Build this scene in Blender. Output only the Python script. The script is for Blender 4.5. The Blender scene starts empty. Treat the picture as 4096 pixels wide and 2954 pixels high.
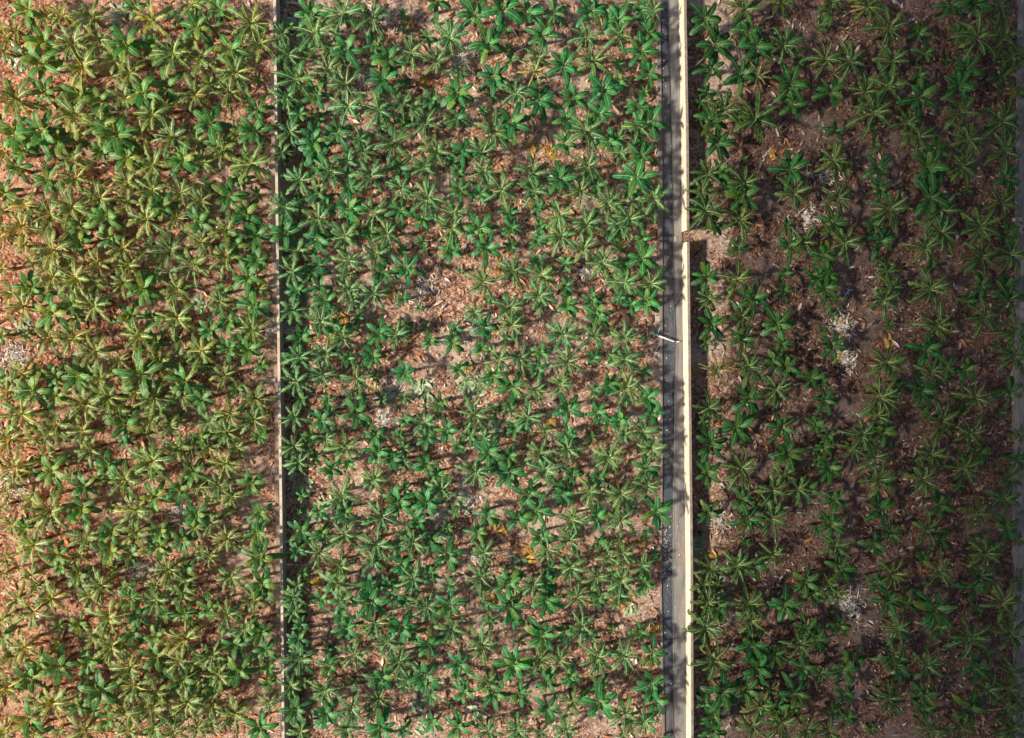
import bpy, math, random
import numpy as np
from mathutils import Vector, Matrix
PLANTS = "1745,11,54b 2511,11,43t 3125,11,54t 3323,14,61t 3898,18,65b 770,22,65t 3800,22,54b 3468,29,72t 542,33,43b 3995,33,61t 2012,40,80b 2973,40,76t 116,43,61b 881,43,54b 2363,43,69b 2612,43,47t 2572,47,47b 2215,54,65t 1377,58,80t 2114,58,69b 1247,61,58b 253,65,47t 1615,65,29y 1900,65,76b 188,72,47t 369,72,61t 701,76,40y 1492,76,76t 2435,80,43b 2474,80,61b 615,83,69t 2818,83,69b 1741,87,22y 1004,98,80t 3287,98,40y 1156,101,29b 842,105,51t 792,112,69b 1612,116,25y 3551,119,80t 69,123,43t 2016,123,40y 1261,134,80t 2594,134,54b 2991,134,61b 3674,134,51b 3836,134,40b 1131,137,51t 1344,137,33y 2474,141,61t 25,145,47t 2171,145,65b 1712,152,40y 2345,152,61t 4010,152,69t 1799,155,69t 3905,155,83t 398,163,65t 177,170,61b 296,177,72t 1044,177,69t 1500,177,47b 506,181,69b 1951,181,69b 2861,184,76b 3132,184,76t 597,188,51b 2034,195,27y 3028,195,69b 18,202,40t 105,202,22y 925,202,69b 1232,202,47b 1326,202,54t 1391,202,65b 2561,210,69b 1644,213,69t 694,217,80t 1922,217,16y 3699,217,43b 4089,217,40t 1153,221,76t 803,235,76t 2150,235,54t 4046,235,51t 224,239,25y 1554,239,61b 3298,239,69t 3786,239,25y 2045,242,34y 474,246,65t 1745,249,65t 2370,249,72t 3399,249,76t 3565,249,69t 3194,253,36y 170,260,72b 2474,260,33y 333,268,80t 1380,268,33y 2255,268,72b 2843,278,58b 1312,282,69t 3862,282,69b 2139,289,65d 521,293,61t 943,293,80t 1839,296,40y 2594,296,58b 2963,304,69b 3028,307,61d 3674,307,40b 4006,307,61b 1976,315,65b 1033,318,29y 1189,322,83t 1536,322,65b 2161,329,16y 838,336,43t 2474,336,47b 1384,340,72t 1612,343,40y 3158,343,80b 3551,347,80t 3833,347,69b 669,351,65b 343,362,25y 2417,362,72b 181,369,54b 2829,369,40y 3460,369,65t 4075,369,43t 918,372,69t 2063,372,69t 2579,372,33y 3319,372,61b 575,376,72b 1265,376,61b 1828,376,65b 1965,380,33y 318,383,58b 781,383,69t 503,394,65t 1145,394,76t 3674,394,80b 65,398,80t 2291,398,61b 1727,405,47b 2157,405,72b 405,409,58b 2803,409,29y 1612,416,54t 3169,419,61b 662,427,43t 1391,427,76t 1651,427,54t 2550,434,54b 1030,437,54b 1514,445,76t 1936,445,29y 2890,445,80t 3840,448,76t 1200,456,43b 3489,456,83t 300,459,83t 611,459,65t 2396,459,61b 1272,477,43y 1824,477,61b 2796,477,33y 2966,477,40y 3020,477,90t 2265,481,58b 1608,488,43y 2843,488,69b 4006,488,76t 2601,492,69b 845,495,69b 1701,495,69t 2045,495,76b 3627,495,65t 405,503,72t 1518,506,40t 2554,506,72t 3493,521,29y 568,524,47t 1022,524,76b 3337,524,51y 170,528,76b 2345,528,76t 1160,531,72t 1976,531,80t 296,535,51t 1351,535,61b 69,542,61b 470,542,80b 954,542,47t 3670,550,69t 691,553,80t 2471,553,40t 1442,560,54t 3869,560,69t 788,564,54t 1254,564,69b 325,568,29y 2435,571,61b 231,575,65b 871,575,54t 1576,575,83t 2255,575,51b 2869,575,69b 2565,578,33b 3497,582,33y 3330,593,33t 94,602,47b 1265,602,65b 3739,602,54b 409,605,47b 892,609,61t 1131,609,54t 1453,609,54t 1745,609,69t 1846,609,54b 4014,609,76t 22,613,51t 1929,613,65t 2482,613,47t 2565,627,65b 513,631,69b 2977,634,22y 734,638,69b 296,645,61t 3330,645,69t 1810,649,33y 813,652,51t 1391,652,54t 615,660,69t 1008,660,80t 1268,667,51b 2352,667,69t 3847,667,69t 72,671,51b 1597,674,58b 1698,674,58t 3511,674,61b 3710,674,72b 3374,678,40y 3161,681,83b 1323,689,69t 1936,689,58t 1832,692,36b 2128,696,76t 2876,696,54b 2829,699,69t 1482,707,76t 2547,710,80b 307,714,72t 965,718,47b 2237,718,69b 4028,718,54b 195,721,54b 1200,725,69t 510,732,61t 2926,732,29y 2973,736,72t 2385,743,43b 834,750,40y 1398,754,54b 1605,754,61t 611,761,72t 1842,761,54b 2005,761,76t 3518,761,54b 2323,765,65t 2521,765,43b 2139,768,69t 2807,768,54t 3865,768,29y 22,772,47b 727,772,69t 1268,772,54b 3176,772,72t 1922,775,51b 1033,779,33y 918,786,69b 2966,786,72b 1712,793,80t 3348,793,72t 3717,793,80b 401,797,76t 2615,797,76t 806,804,61t 1196,804,33y 510,808,47t 4006,812,76t 2471,815,47t 2432,819,69t 98,822,54t 651,822,54b 289,830,76t 1138,830,80t 1308,830,40b 2150,830,34b 1398,837,65b 3558,837,80t 14,844,47t 1601,844,61b 2822,844,83t 3757,844,69t 1496,855,69t 1814,855,65t 2038,855,43b 2568,855,61t 202,859,72t 986,859,72b 2240,862,65t 831,866,47t 430,869,65b 709,873,58t 1276,877,76t 1691,877,47b 589,880,80t 2514,880,72t 2959,884,76t 799,891,61b 2345,898,72t 2850,898,54b 3330,898,65b 3493,898,47b 2161,906,40b 3147,906,36y 90,909,72t 325,909,61b 2482,909,69t 3916,909,80t 1417,913,40y 1918,913,69b 1810,916,76t 2045,916,47b 907,924,76t 1478,924,43b 22,934,47t 1142,934,76b 3764,934,80t 1550,938,61t 2446,938,43b 4028,938,47b 1026,942,61b 2244,945,76t 441,949,54b 1380,949,69t 1272,960,61b 318,963,54b 2565,963,47b 2150,967,43b 3518,967,65b 806,971,54t 1691,971,34y 3212,971,69t 597,974,33y 3374,974,76t 98,981,43t 939,981,58b 2041,985,36b 3158,985,58b 2334,992,69t 2948,992,47b 3695,992,69t 495,996,61t 1944,996,65b 2478,996,33y 683,1000,69t 1612,1000,33y 217,1003,80t 1192,1003,65t 1701,1003,18y 1806,1003,54b 615,1018,36y 1507,1018,65t 4039,1021,69t 3294,1025,61b 3920,1028,76t 907,1032,69t 2568,1036,69b 3511,1039,33y 119,1043,29y 1391,1043,69t 1030,1047,54b 2153,1047,47y 2262,1054,40b 2410,1054,69t 394,1057,65t 202,1061,54t 781,1061,80t 2482,1061,51b 513,1065,65t 1279,1065,51b 3721,1068,43y 11,1072,33t 1626,1075,69b 3876,1075,33y 1171,1086,76t 1842,1086,22y 2052,1086,69t 3551,1086,47y 1532,1090,58b 3140,1094,40y 1384,1097,40t 625,1101,54y 3305,1101,54b 1232,1104,40b 2168,1104,65t 213,1108,69t 997,1108,72b 2822,1108,58b 3259,1108,54b 304,1115,76t 2948,1119,76t 1933,1126,72t 495,1130,54t 390,1133,54t 2446,1133,25b 2496,1133,69t 2601,1137,76t 3920,1144,54b 123,1148,54b 1279,1148,43b 2262,1148,43b 3558,1151,69t 575,1155,65b 709,1155,69t 1033,1155,58t 3298,1155,61b 3717,1159,80t 4017,1159,58b 1398,1162,58t 1189,1166,47b 3132,1166,43b 892,1169,36b 188,1173,43b 325,1173,47t 47,1177,47t 1496,1177,69t 2157,1184,72t 1613,1195,38b 2479,1195,38b 2832,1195,54t 3008,1195,70b 3333,1198,57t 1412,1201,51t 1949,1201,29y 2369,1201,45b 4027,1201,70t 2584,1204,64b 880,1207,54t 1304,1207,54b 3531,1207,70t 3868,1207,45y 289,1215,54b 2524,1220,38b 1017,1223,73b 2270,1223,51b 380,1225,72t 98,1229,72t 2038,1230,70t 1678,1233,25y 1170,1242,73t 1898,1252,48t 213,1254,72b 3330,1258,29y 2391,1265,67b 528,1265,61b 1431,1271,38y 2963,1271,70t 3932,1271,70t 307,1272,40y 709,1272,80t 607,1276,40b 915,1287,51b 1282,1287,73t 3109,1297,76b 3556,1297,32y 2047,1303,64t 2845,1303,67b 3747,1303,76t 1707,1306,25y 1329,1309,51b 1625,1309,35b 1936,1309,57b 1412,1316,32y 1821,1316,35b 1011,1319,64t 842,1322,51b 2449,1328,32t 3292,1328,29y 4056,1328,64t 1517,1335,64b 2251,1338,76t 11,1341,33b 108,1341,29y 1587,1341,57t 2375,1341,64t 560,1345,80t 1205,1351,54b 1374,1351,64t 296,1352,72t 709,1352,36y 2025,1354,32y 2498,1354,67t 2571,1354,22y 202,1356,65t 2966,1360,60b 1720,1363,38b 622,1366,54b 1812,1373,54b 2823,1373,38y 836,1379,38t 3128,1379,45b 3327,1386,60b 3983,1386,25y 1926,1392,41b 919,1395,54b 992,1398,60b 3703,1398,70b 387,1406,76t 806,1406,69t 2162,1411,48b 1304,1418,64t 1488,1421,54b 4056,1427,64t 1199,1430,64t 2375,1430,41b 719,1431,54t 1138,1437,38t 1390,1437,41b 1997,1437,64t 2079,1437,64t 2449,1437,32t 2498,1437,70t 481,1442,47t 3090,1443,48b 2270,1449,70t 3543,1456,83t 640,1457,72t 1049,1462,35b 813,1464,47t 2995,1468,73t 3141,1468,57b 3785,1468,51b 1837,1475,45b 2149,1478,45b 3859,1481,57b 2867,1484,70d 2575,1488,38y 3722,1488,64t 1619,1494,51b 90,1497,65t 568,1500,94b 900,1500,60t 1291,1500,64t 221,1504,51b 1501,1507,32y 1971,1507,57b 141,1507,43b 318,1507,65b 405,1511,58t 1428,1513,70t 3243,1513,51b 33,1515,40b 738,1522,69b 1186,1526,73t 3289,1529,32b 2242,1539,57t 2439,1539,48b 3582,1539,45b 2047,1551,64b 2508,1551,76t 951,1558,38b 3103,1558,76t 134,1562,69b 2143,1564,60t 2379,1564,38b 3683,1564,67b 4034,1564,54b 33,1565,43t 542,1572,47t 730,1580,69t 224,1583,61b 2591,1589,57b 3518,1589,89t 3824,1589,32y 3897,1589,73t 434,1591,72t 618,1591,72t 1027,1596,70t 1527,1596,38y 1616,1596,32y 2995,1596,70b 806,1598,54b 1208,1599,38y 1415,1599,54t 3295,1602,60b 1310,1605,38b 1761,1615,48b 347,1619,80t 2038,1628,38b 2270,1634,67b 2836,1634,70t 3696,1640,32y 3836,1640,32y 470,1641,69t 633,1641,54t 922,1653,70t 1329,1653,38t 1428,1653,70b 1984,1653,32y 2391,1653,48b 2610,1653,57b 4002,1653,29y 90,1659,80t 1898,1659,73t 3014,1659,32y 3512,1666,64t 1180,1669,73t 2111,1672,73t 719,1677,43y 1017,1679,73t 1288,1679,57b 607,1681,58t 1619,1682,35b 2429,1685,48b 2479,1685,51b 3763,1685,83t 839,1691,51t 1700,1691,67t 2813,1691,38y 506,1695,72b 3262,1698,45b 228,1699,72t 683,1706,54t 2060,1710,45b 2944,1710,76b 3122,1710,67b 1790,1723,54b 2184,1723,32y 333,1724,61t 909,1730,70t 2571,1730,73t 3531,1730,64b 593,1735,33y 3874,1736,76t 1043,1742,38b 1501,1742,51b 1597,1742,38b 1879,1742,45b 2022,1742,22y 2270,1742,54b 2498,1742,45t 3442,1742,76t 4078,1742,38t 1710,1749,51b 2366,1749,38y 3314,1749,38b 181,1750,61t 806,1753,43b 1240,1755,45b 1304,1755,51t 43,1757,61t 1939,1758,51t 253,1760,29y 506,1760,33b 2836,1779,70b 764,1786,57t 1177,1786,70t 1380,1786,70t 1837,1786,35b 2969,1789,22y 713,1792,64t 833,1792,51t 947,1792,45t 1616,1792,32b 3295,1792,51b 3410,1792,57t 363,1798,64t 2270,1798,70t 2606,1798,64t 1508,1811,57b 1952,1811,70b 3148,1811,70b 3919,1811,51b 191,1818,45t 2162,1818,64t 3722,1818,67t 567,1824,45t 2035,1824,57b 2391,1824,25y 1266,1830,38b 2436,1830,70t 3492,1830,70t 267,1837,32y 1571,1837,51b 4065,1837,48b 611,1843,83t 3269,1843,32b 3658,1843,29y 1196,1849,60t 1616,1849,38t 903,1856,70t 1393,1856,38b 1704,1856,54b 433,1862,54b 64,1868,67t 1323,1875,48b 2581,1875,64b 2963,1875,80t 3314,1875,60b 3849,1875,83t 121,1878,38b 210,1881,70b 1984,1881,38t 2181,1881,76t 777,1888,57b 1904,1888,76t 2038,1894,70b 2289,1894,48b 2829,1894,60b 286,1900,32y 1751,1900,41b 3135,1900,57t 611,1907,38t 2398,1910,48b 4034,1913,51t 57,1919,38t 407,1919,32y 503,1919,70t 1495,1919,57t 3512,1919,83t 3690,1919,76t 1011,1932,54b 337,1942,54b 877,1945,57t 2232,1945,32y 2587,1945,67t 3830,1945,32y 796,1951,38t 719,1958,60b 1616,1958,38b 1767,1958,64t 3090,1958,70t 3192,1958,70t 3230,1958,54b 25,1964,38t 2359,1964,67t 2442,1970,38t 2114,1977,64b 2254,1977,54b 2482,1977,67t 928,1983,54t 1368,1983,76t 621,1986,64b 1208,1986,32y 839,1996,38t 2969,1996,57b 4015,1996,70t 3336,2002,57b 127,2009,51t 1594,2009,70b 1704,2009,64b 1653,2015,38t 3071,2015,45t 3753,2021,57b 13,2028,38t 439,2028,29y 328,2031,60b 2524,2034,32y 3512,2034,70b 541,2040,76t 204,2047,83t 912,2047,32y 1196,2047,16y 1278,2047,38b 1821,2047,32y 2149,2047,70b 2626,2047,73b 2832,2047,57b 786,2053,57b 1040,2053,48b 1380,2053,54b 3900,2053,70t 1952,2059,57b 1527,2066,76t 2385,2066,57b 2442,2066,45t 2073,2072,60b 3084,2072,76t 2289,2079,64t 2485,2079,70t 2988,2079,73b 1672,2085,45b 845,2091,57t 1457,2091,32y 54,2098,45t 3321,2098,64b 102,2110,38b 783,2110,45t 1793,2110,32b 4021,2110,57b 3269,2117,25b 3709,2117,70t 449,2120,54b 640,2123,48b 1208,2123,57b 548,2130,70t 1030,2130,64b 1911,2130,51b 3562,2130,48b 1288,2136,51b 1380,2136,64t 1622,2136,38t 2584,2136,35y 2804,2136,16y 347,2145,67t 2162,2149,57b 909,2155,64t 3900,2155,32y 732,2161,60b 2277,2161,70t 2479,2161,29y 3760,2161,51b 4065,2161,32t 1653,2168,70t 1723,2168,51b 2982,2168,29y 2394,2171,48y 954,2174,38t 137,2180,73t 1508,2180,83t 1590,2180,51t 2436,2180,25t 3492,2180,57b 637,2187,51b 3340,2187,64t 442,2200,54b 1192,2200,54b 2188,2200,57t 809,2206,38t 525,2212,54b 1278,2212,64t 1933,2212,60t 2489,2212,60t 3938,2212,70t 236,2219,48b 318,2219,41t 1790,2219,70b 3090,2219,60t 842,2225,45t 2616,2225,32y 1043,2228,76b 25,2231,45t 2436,2231,51t 3690,2231,32b 3881,2231,29y 1495,2238,57t 1609,2257,51b 248,2263,38b 1361,2263,70t 2568,2263,51t 2950,2263,70t 3014,2263,64b 2200,2270,38y 2283,2270,70t 458,2276,35y 675,2276,70t 745,2276,48b 2028,2276,22y 2842,2276,64t 3359,2276,70b 3753,2282,73t 1215,2289,32y 19,2295,38t 1723,2295,48b 3569,2295,70t 127,2301,51t 318,2301,51b 3925,2301,64t 925,2308,60t 1923,2308,70t 2385,2308,64t 1653,2314,70t 2482,2321,67t 4078,2321,38t 2188,2327,48b 3218,2327,64b 3505,2327,45b 732,2333,64t 1049,2333,60b 1355,2333,73t 1552,2333,38b 2035,2333,64b 2581,2333,45b 2867,2333,45b 299,2340,38t 407,2340,64t 624,2340,48t 1476,2340,51b 1799,2340,45t 2133,2340,64t 2817,2340,57t 3314,2340,51t 146,2346,38t 210,2346,32t 1189,2346,57t 3894,2346,64b 509,2352,38b 1062,2369,51b 1930,2369,38t 2366,2369,38t 2562,2369,25b 732,2376,57t 833,2376,25y 2912,2376,32t 3249,2376,51b 3346,2376,45t 363,2382,51t 1571,2382,57b 2473,2382,57t 3308,2382,32y 1177,2388,70t 2308,2388,64t 70,2395,51t 210,2395,64t 522,2395,57b 1285,2395,45b 627,2401,57t 1017,2401,57t 1368,2401,64t 1482,2401,76b 2188,2401,70b 2391,2401,41b 3550,2401,64b 1622,2408,32b 2829,2408,70t 3626,2408,57t 4008,2408,76t 2995,2414,83t 1799,2417,70b 1942,2420,29y 3135,2420,76b 1707,2427,70t 2041,2427,70b 2867,2427,64b 839,2433,51b 3734,2433,80b 3906,2433,38y 1177,2439,57t 134,2446,70t 3321,2446,19y 739,2452,48b 659,2455,38b 554,2458,54b 909,2458,70t 1368,2458,45b 439,2471,76t 2054,2471,45b 13,2478,45t 770,2478,38t 1958,2484,38b 3001,2484,64t 1501,2490,76t 318,2497,45b 1202,2500,38b 239,2503,32y 2328,2503,70t 3356,2503,48b 1387,2509,57b 1609,2509,64b 2817,2509,89t 3588,2509,70t 3741,2509,57b 979,2516,70t 1806,2516,64t 2449,2516,22y 3224,2516,57b 1043,2529,57b 1653,2529,45b 2258,2529,48b 2559,2529,48b 532,2532,45b 2168,2535,70b 4034,2535,70t 624,2544,48b 13,2548,51b 395,2548,57t 2372,2548,29y 3881,2548,83t 742,2554,80t 1196,2554,57b 3262,2554,57b 1552,2567,64t 2079,2567,32y 497,2573,51t 1716,2573,64b 236,2576,38y 941,2579,57b 1930,2579,76t 3008,2579,76b 3199,2579,70t 102,2586,57t 446,2586,70t 2410,2592,25y 1065,2599,48b 1202,2599,57t 1313,2602,35y 2449,2605,32b 852,2618,64t 1418,2618,70t 2606,2618,64b 3097,2618,57b 3569,2618,70t 627,2621,64b 54,2624,57t 2498,2624,70t 3944,2624,38b 2391,2630,73t 3416,2630,54b 1199,2637,73t 2156,2637,60t 2238,2637,57t 2855,2637,86t 719,2643,64t 789,2643,51t 1005,2643,38y 1597,2643,70t 159,2649,45b 357,2649,48b 1317,2656,54b 1837,2656,57b 2054,2656,76b 242,2662,70b 871,2662,45t 3582,2662,70b 3703,2662,73t 522,2669,64t 1075,2669,51b 3027,2669,70b 3211,2669,57b 3900,2669,64b 954,2681,67b 2137,2681,32t 3371,2681,67b 4040,2688,57t 3282,2694,38t 877,2700,57t 127,2707,60b 350,2707,38y 643,2707,25y 1527,2707,67b 1700,2707,70b 2283,2707,48b 83,2720,45t 732,2720,70b 1646,2720,51t 1825,2720,25y 1215,2726,32y 1952,2726,70t 2188,2726,51b 1075,2732,45b 1415,2732,41y 541,2739,76t 2603,2739,67b 789,2745,51t 858,2745,51b 1164,2745,64t 1616,2745,32t 2398,2745,51t 29,2751,70t 3562,2751,38t 407,2758,70b 1304,2758,70t 2982,2758,64b 3078,2758,51t 3951,2758,57t 4034,2758,57t 1856,2764,51b 2340,2764,32y 2887,2764,83b 624,2770,70t 1977,2770,64b 3179,2770,70b 3378,2770,51b 2079,2777,51b 3696,2777,57b 1723,2783,45y 146,2796,51t 1514,2796,57t 3550,2796,73t 2619,2802,60b 216,2809,73t 357,2809,45b 446,2809,51t 751,2809,70t 845,2809,64t 1075,2809,51t 2289,2809,64t 2398,2809,76b 2817,2809,38b 4072,2809,38t 318,2821,51b 1799,2821,19y 3033,2821,76t 3167,2821,57t 3868,2828,73b 605,2834,76t 1183,2834,76b 1406,2834,73t 2188,2834,60b 3103,2834,64b 3696,2834,45b 4027,2834,57t 522,2847,73t 3333,2847,38b 941,2853,70t 1304,2853,57b 1482,2853,32y 2498,2853,67t 2060,2860,22y 700,2866,45b 2855,2866,57b 3391,2866,38b 121,2872,70b 433,2872,57b 2575,2885,67t 845,2891,45t 1729,2891,48b 3122,2891,76t 1043,2904,60b 1527,2904,67b 1831,2904,57b 3008,2904,57t 618,2911,48b 789,2911,51t 1387,2911,57t 3836,2911,70t 4040,2911,64t 344,2917,70t 1616,2917,41b 2067,2917,60t 2264,2917,60t 3224,2917,64t 3486,2917,32y 3715,2917,67t 19,2923,45t 236,2923,32y 522,2923,57t 694,2923,57t 1202,2923,51t 1952,2923,60t 2848,2923,57b 2162,2930,38t 3314,2930,57t 140,2936,57b 2492,2942,32t 4021,2949,38b 2664,2952,25y"
R = math.radians
scene = bpy.context.scene
col = scene.collection
# ------------------------------------------------------------------ camera
H = 55.0
FPX = 2731.0
NAD = (1806.0, 1300.0)
v = Vector((NAD[0]-2048, 1477-NAD[1], -FPX)).normalized()
q = v.rotation_difference(Vector((0, 0, -1)))
up = q @ Vector((0, 1, 0)); up.z = 0
q = Matrix.Rotation(math.atan2(up.x, up.y), 3, 'Z').to_quaternion() @ q
cam = bpy.data.objects.new('camera', bpy.data.cameras.new('camera'))
col.objects.link(cam)
cam.location = (0, 0, H)
cam.rotation_mode = 'QUATERNION'
cam.rotation_quaternion = q
cam.data.sensor_width = 36.0
cam.data.lens = 36.0*FPX/4096.0
cam.data.clip_end = 6000
scene.camera = cam

def at(px, py, z=0.0):
    """Pixel of the photograph -> point at height z."""
    d = q @ Vector(((px-2048)/FPX, (1477-py)/FPX, -1.0))
    t = (z-H)/d.z
    return Vector((d.x*t, d.y*t, z))

# ------------------------------------------------------------------ light
EL, AZ = R(33), R(192)          # towards the sun: low, from the picture's left and a little below
SUN = Vector((math.cos(EL)*math.cos(AZ), math.cos(EL)*math.sin(AZ), math.sin(EL)))
sl = bpy.data.lights.new('sun', 'SUN'); sl.energy = 4.6; sl.angle = R(4.5); sl.color = (1.0, 0.89, 0.68)
so = bpy.data.objects.new('sun', sl); col.objects.link(so)
so.rotation_euler = SUN.to_track_quat('Z', 'Y').to_euler()
w = bpy.data.worlds.new('World'); scene.world = w; w.use_nodes = True
nt = w.node_tree
sky = nt.nodes.new('ShaderNodeTexSky'); sky.sky_type = 'NISHITA'; sky.sun_disc = False
sky.sun_elevation = EL; sky.sun_rotation = math.atan2(SUN.x, SUN.y)
sky.dust_density = 2.5; sky.air_density = 1.0
nt.links.new(sky.outputs[0], nt.nodes['Background'].inputs[0])
nt.nodes['Background'].inputs[1].default_value = 0.095
scene.view_settings.view_transform = 'Standard'; scene.view_settings.look = 'None'
scene.view_settings.exposure = 0.78; scene.view_settings.gamma = 1.0

# ------------------------------------------------------------------ object helpers
def tag(o, label=None, cat=None, group=None, kind=None):
    if label: o['label'] = label
    if cat: o['category'] = cat
    if group: o['group'] = group
    if kind: o['kind'] = kind
    return o

def empty(name, loc=(0, 0, 0), rz=0.0):
    o = bpy.data.objects.new(name, None); col.objects.link(o)
    o.location = loc; o.rotation_euler = (0, 0, rz); o.empty_display_size = 0.2
    return o

def link(name, me, parent=None, loc=None):
    o = bpy.data.objects.new(name, me); col.objects.link(o)
    if parent: o.parent = parent
    if loc is not None: o.location = loc
    return o

class MB:
    """Collects quads / polygons with one colour per vertex."""
    def __init__(s): s.v = []; s.f = []; s.c = []
    def add(s, vs, fs, c=(1, 1, 1, 1)):
        b = len(s.v); s.v += [tuple(x) for x in vs]; s.f += [[b+i for i in f] for f in fs]
        s.c += [tuple(c)]*len(vs) if not isinstance(c[0], (tuple, list)) else [tuple(x) for x in c]
    def box(s, p0, p1, c=(1, 1, 1, 1), M=None, bev=0.0):
        x0, y0, z0 = p0; x1, y1, z1 = p1
        b = min(bev, (x1-x0)*.4, (y1-y0)*.4, (z1-z0)*.4)
        if b > 0:
            vs = [(x0, y0, z0), (x1, y0, z0), (x1, y1, z0), (x0, y1, z0),
                  (x0, y0, z1-b), (x1, y0, z1-b), (x1, y1, z1-b), (x0, y1, z1-b),
                  (x0+b, y0+b, z1), (x1-b, y0+b, z1), (x1-b, y1-b, z1), (x0+b, y1-b, z1)]
            fs = [(3, 2, 1, 0), (8, 9, 10, 11)]
            for i in range(4):
                j = (i+1) % 4; fs += [(i, j, j+4, i+4), (i+4, j+4, j+8, i+8)]
        else:
            vs = [(x0, y0, z0), (x1, y0, z0), (x1, y1, z0), (x0, y1, z0), (x0, y0, z1), (x1, y0, z1), (x1, y1, z1), (x0, y1, z1)]
            fs = [(3, 2, 1, 0), (4, 5, 6, 7)] + [(i, (i+1) % 4, (i+1) % 4+4, i+4) for i in range(4)]
        if M: vs = [M @ Vector(p) for p in vs]
        s.add(vs, fs, c)
    def tube(s, pts, r, c=(1, 1, 1, 1), n=6, cap=True):
        pts = [Vector(p) for p in pts]; rs = r if isinstance(r, list) else [r]*len(pts)
        vs = []; fs = []
        for i, p in enumerate(pts):
            d = (pts[min(i+1, len(pts)-1)]-pts[max(i-1, 0)]).normalized()
            a = d.cross(Vector((0, 0, 1)))
            if a.length < .05: a = d.cross(Vector((1, 0, 0)))
            a.normalize(); b = d.cross(a)
            for k in range(n):
                t = 2*math.pi*k/n; vs.append(p+(a*math.cos(t)+b*math.sin(t))*rs[i])
        for i in range(len(pts)-1):
            for k in range(n):
                k2 = (k+1) % n; fs.append((i*n+k, i*n+k2, (i+1)*n+k2, (i+1)*n+k))
        if cap: fs += [tuple(range(n))[::-1], tuple(range((len(pts)-1)*n, len(pts)*n))]
        s.add(vs, fs, c)
    def mesh(s, name, mat, smooth=False):
        me = bpy.data.meshes.new(name); me.from_pydata(s.v, [], s.f)
        ca = me.color_attributes.new('col', 'FLOAT_COLOR', 'POINT')
        ca.data.foreach_set('color', np.array(s.c, dtype=np.float32).ravel())
        me.materials.append(mat)
        if smooth: me.polygons.foreach_set('use_smooth', [True]*len(me.polygons))
        me.update(); return me
    def arrays(s):
        return np.array(s.v, dtype=np.float32), s.f, np.array(s.c, dtype=np.float32)

# ------------------------------------------------------------------ materials
def newmat(name):
    m = bpy.data.materials.new(name); m.use_nodes = True
    n = m.node_tree.nodes; n.clear()
    out = n.new('ShaderNodeOutputMaterial'); b = n.new('ShaderNodeBsdfPrincipled')
    m.node_tree.links.new(b.outputs[0], out.inputs[0])
    return m, n, m.node_tree.links, b, out
def node(n, t, **kw):
    x = n.new(t)
    for k, val in kw.items():
        if k.startswith('i_'):
            key = k[2:]; x.inputs[int(key) if key.isdigit() else key].default_value = val
        else: setattr(x, k, val)
    return x
def ramp(n, stops, interp='LINEAR'):
    r = n.new('ShaderNodeValToRGB'); cr = r.color_ramp; cr.interpolation = interp
    while len(cr.elements) < len(stops): cr.elements.new(0.5)
    for e, (p, c) in zip(cr.elements, stops):
        e.position = p; e.color = (c[0], c[1], c[2], 1) if len(c) == 3 else c
    return r
def mix(n, l, a, b, f=0.5, mode='MIX'):
    m = n.new('ShaderNodeMix'); m.data_type = 'RGBA'; m.blend_type = mode
    for k, x in (('A', a), ('B', b)):
        s = [i for i in m.inputs if i.name == k and i.type == 'RGBA'][0]
        if hasattr(x, 'links'): l.new(x, s)
        else: s.default_value = (*x, 1) if len(x) == 3 else x
    if hasattr(f, 'links'): l.new(f, m.inputs[0])
    else: m.inputs[0].default_value = f
    return [o for o in m.outputs if o.type == 'RGBA'][0]
def math_(n, l, op, a, b=None, clamp=False):
    m = n.new('ShaderNodeMath'); m.operation = op; m.use_clamp = clamp
    for i, x in enumerate((a, b)):
        if x is None: continue
        if hasattr(x, 'links'): l.new(x, m.inputs[i])
        else: m.inputs[i].default_value = x
    return m.outputs[0]

def leaf_material():
    m, n, l, b, out = newmat('banana_leaf')
    at_ = node(n, 'ShaderNodeAttribute', attribute_name='col')
    oi = n.new('ShaderNodeObjectInfo')
    geo = n.new('ShaderNodeNewGeometry')
    c = mix(n, l, at_.outputs['Color'], oi.outputs['Color'], 1.0, 'MULTIPLY')
    tc = n.new('ShaderNodeTexCoord')
    nz = node(n, 'ShaderNodeTexNoise', i_Scale=3.5, i_Detail=3.0); l.new(geo.outputs['Position'], nz.inputs['Vector'])
    rp = ramp(n, [(0.3, (0.72, 0.78, 0.75)), (0.7, (1.3, 1.2, 1.15))]); l.new(nz.outputs[0], rp.inputs[0])
    c = mix(n, l, c, rp.outputs[0], 0.8, 'MULTIPLY')
    under = mix(n, l, c, (0.30, 0.42, 0.34), 0.6)
    flag = at_.outputs['Alpha']
    f = math_(n, l, 'MULTIPLY', geo.outputs['Backfacing'], flag)
    c2 = mix(n, l, c, under, f)
    l.new(c2, b.inputs['Base Color'])
    b.inputs['Roughness'].default_value = 0.5
    b.inputs['Specular IOR Level'].default_value = 0.4
    tr = n.new('ShaderNodeBsdfTranslucent')
    tcol = mix(n, l, c, (2.6, 1.7, 0.45), 1.0, 'MULTIPLY')
    l.new(tcol, tr.inputs['Color'])
    ms = n.new('ShaderNodeMixShader')
    l.new(math_(n, l, 'MULTIPLY', flag, 0.36), ms.inputs[0])
    l.new(b.outputs[0], ms.inputs[1]); l.new(tr.outputs[0], ms.inputs[2]); l.new(ms.outputs[0], out.inputs[0])
    return m
M_LEAF = leaf_material()

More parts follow.
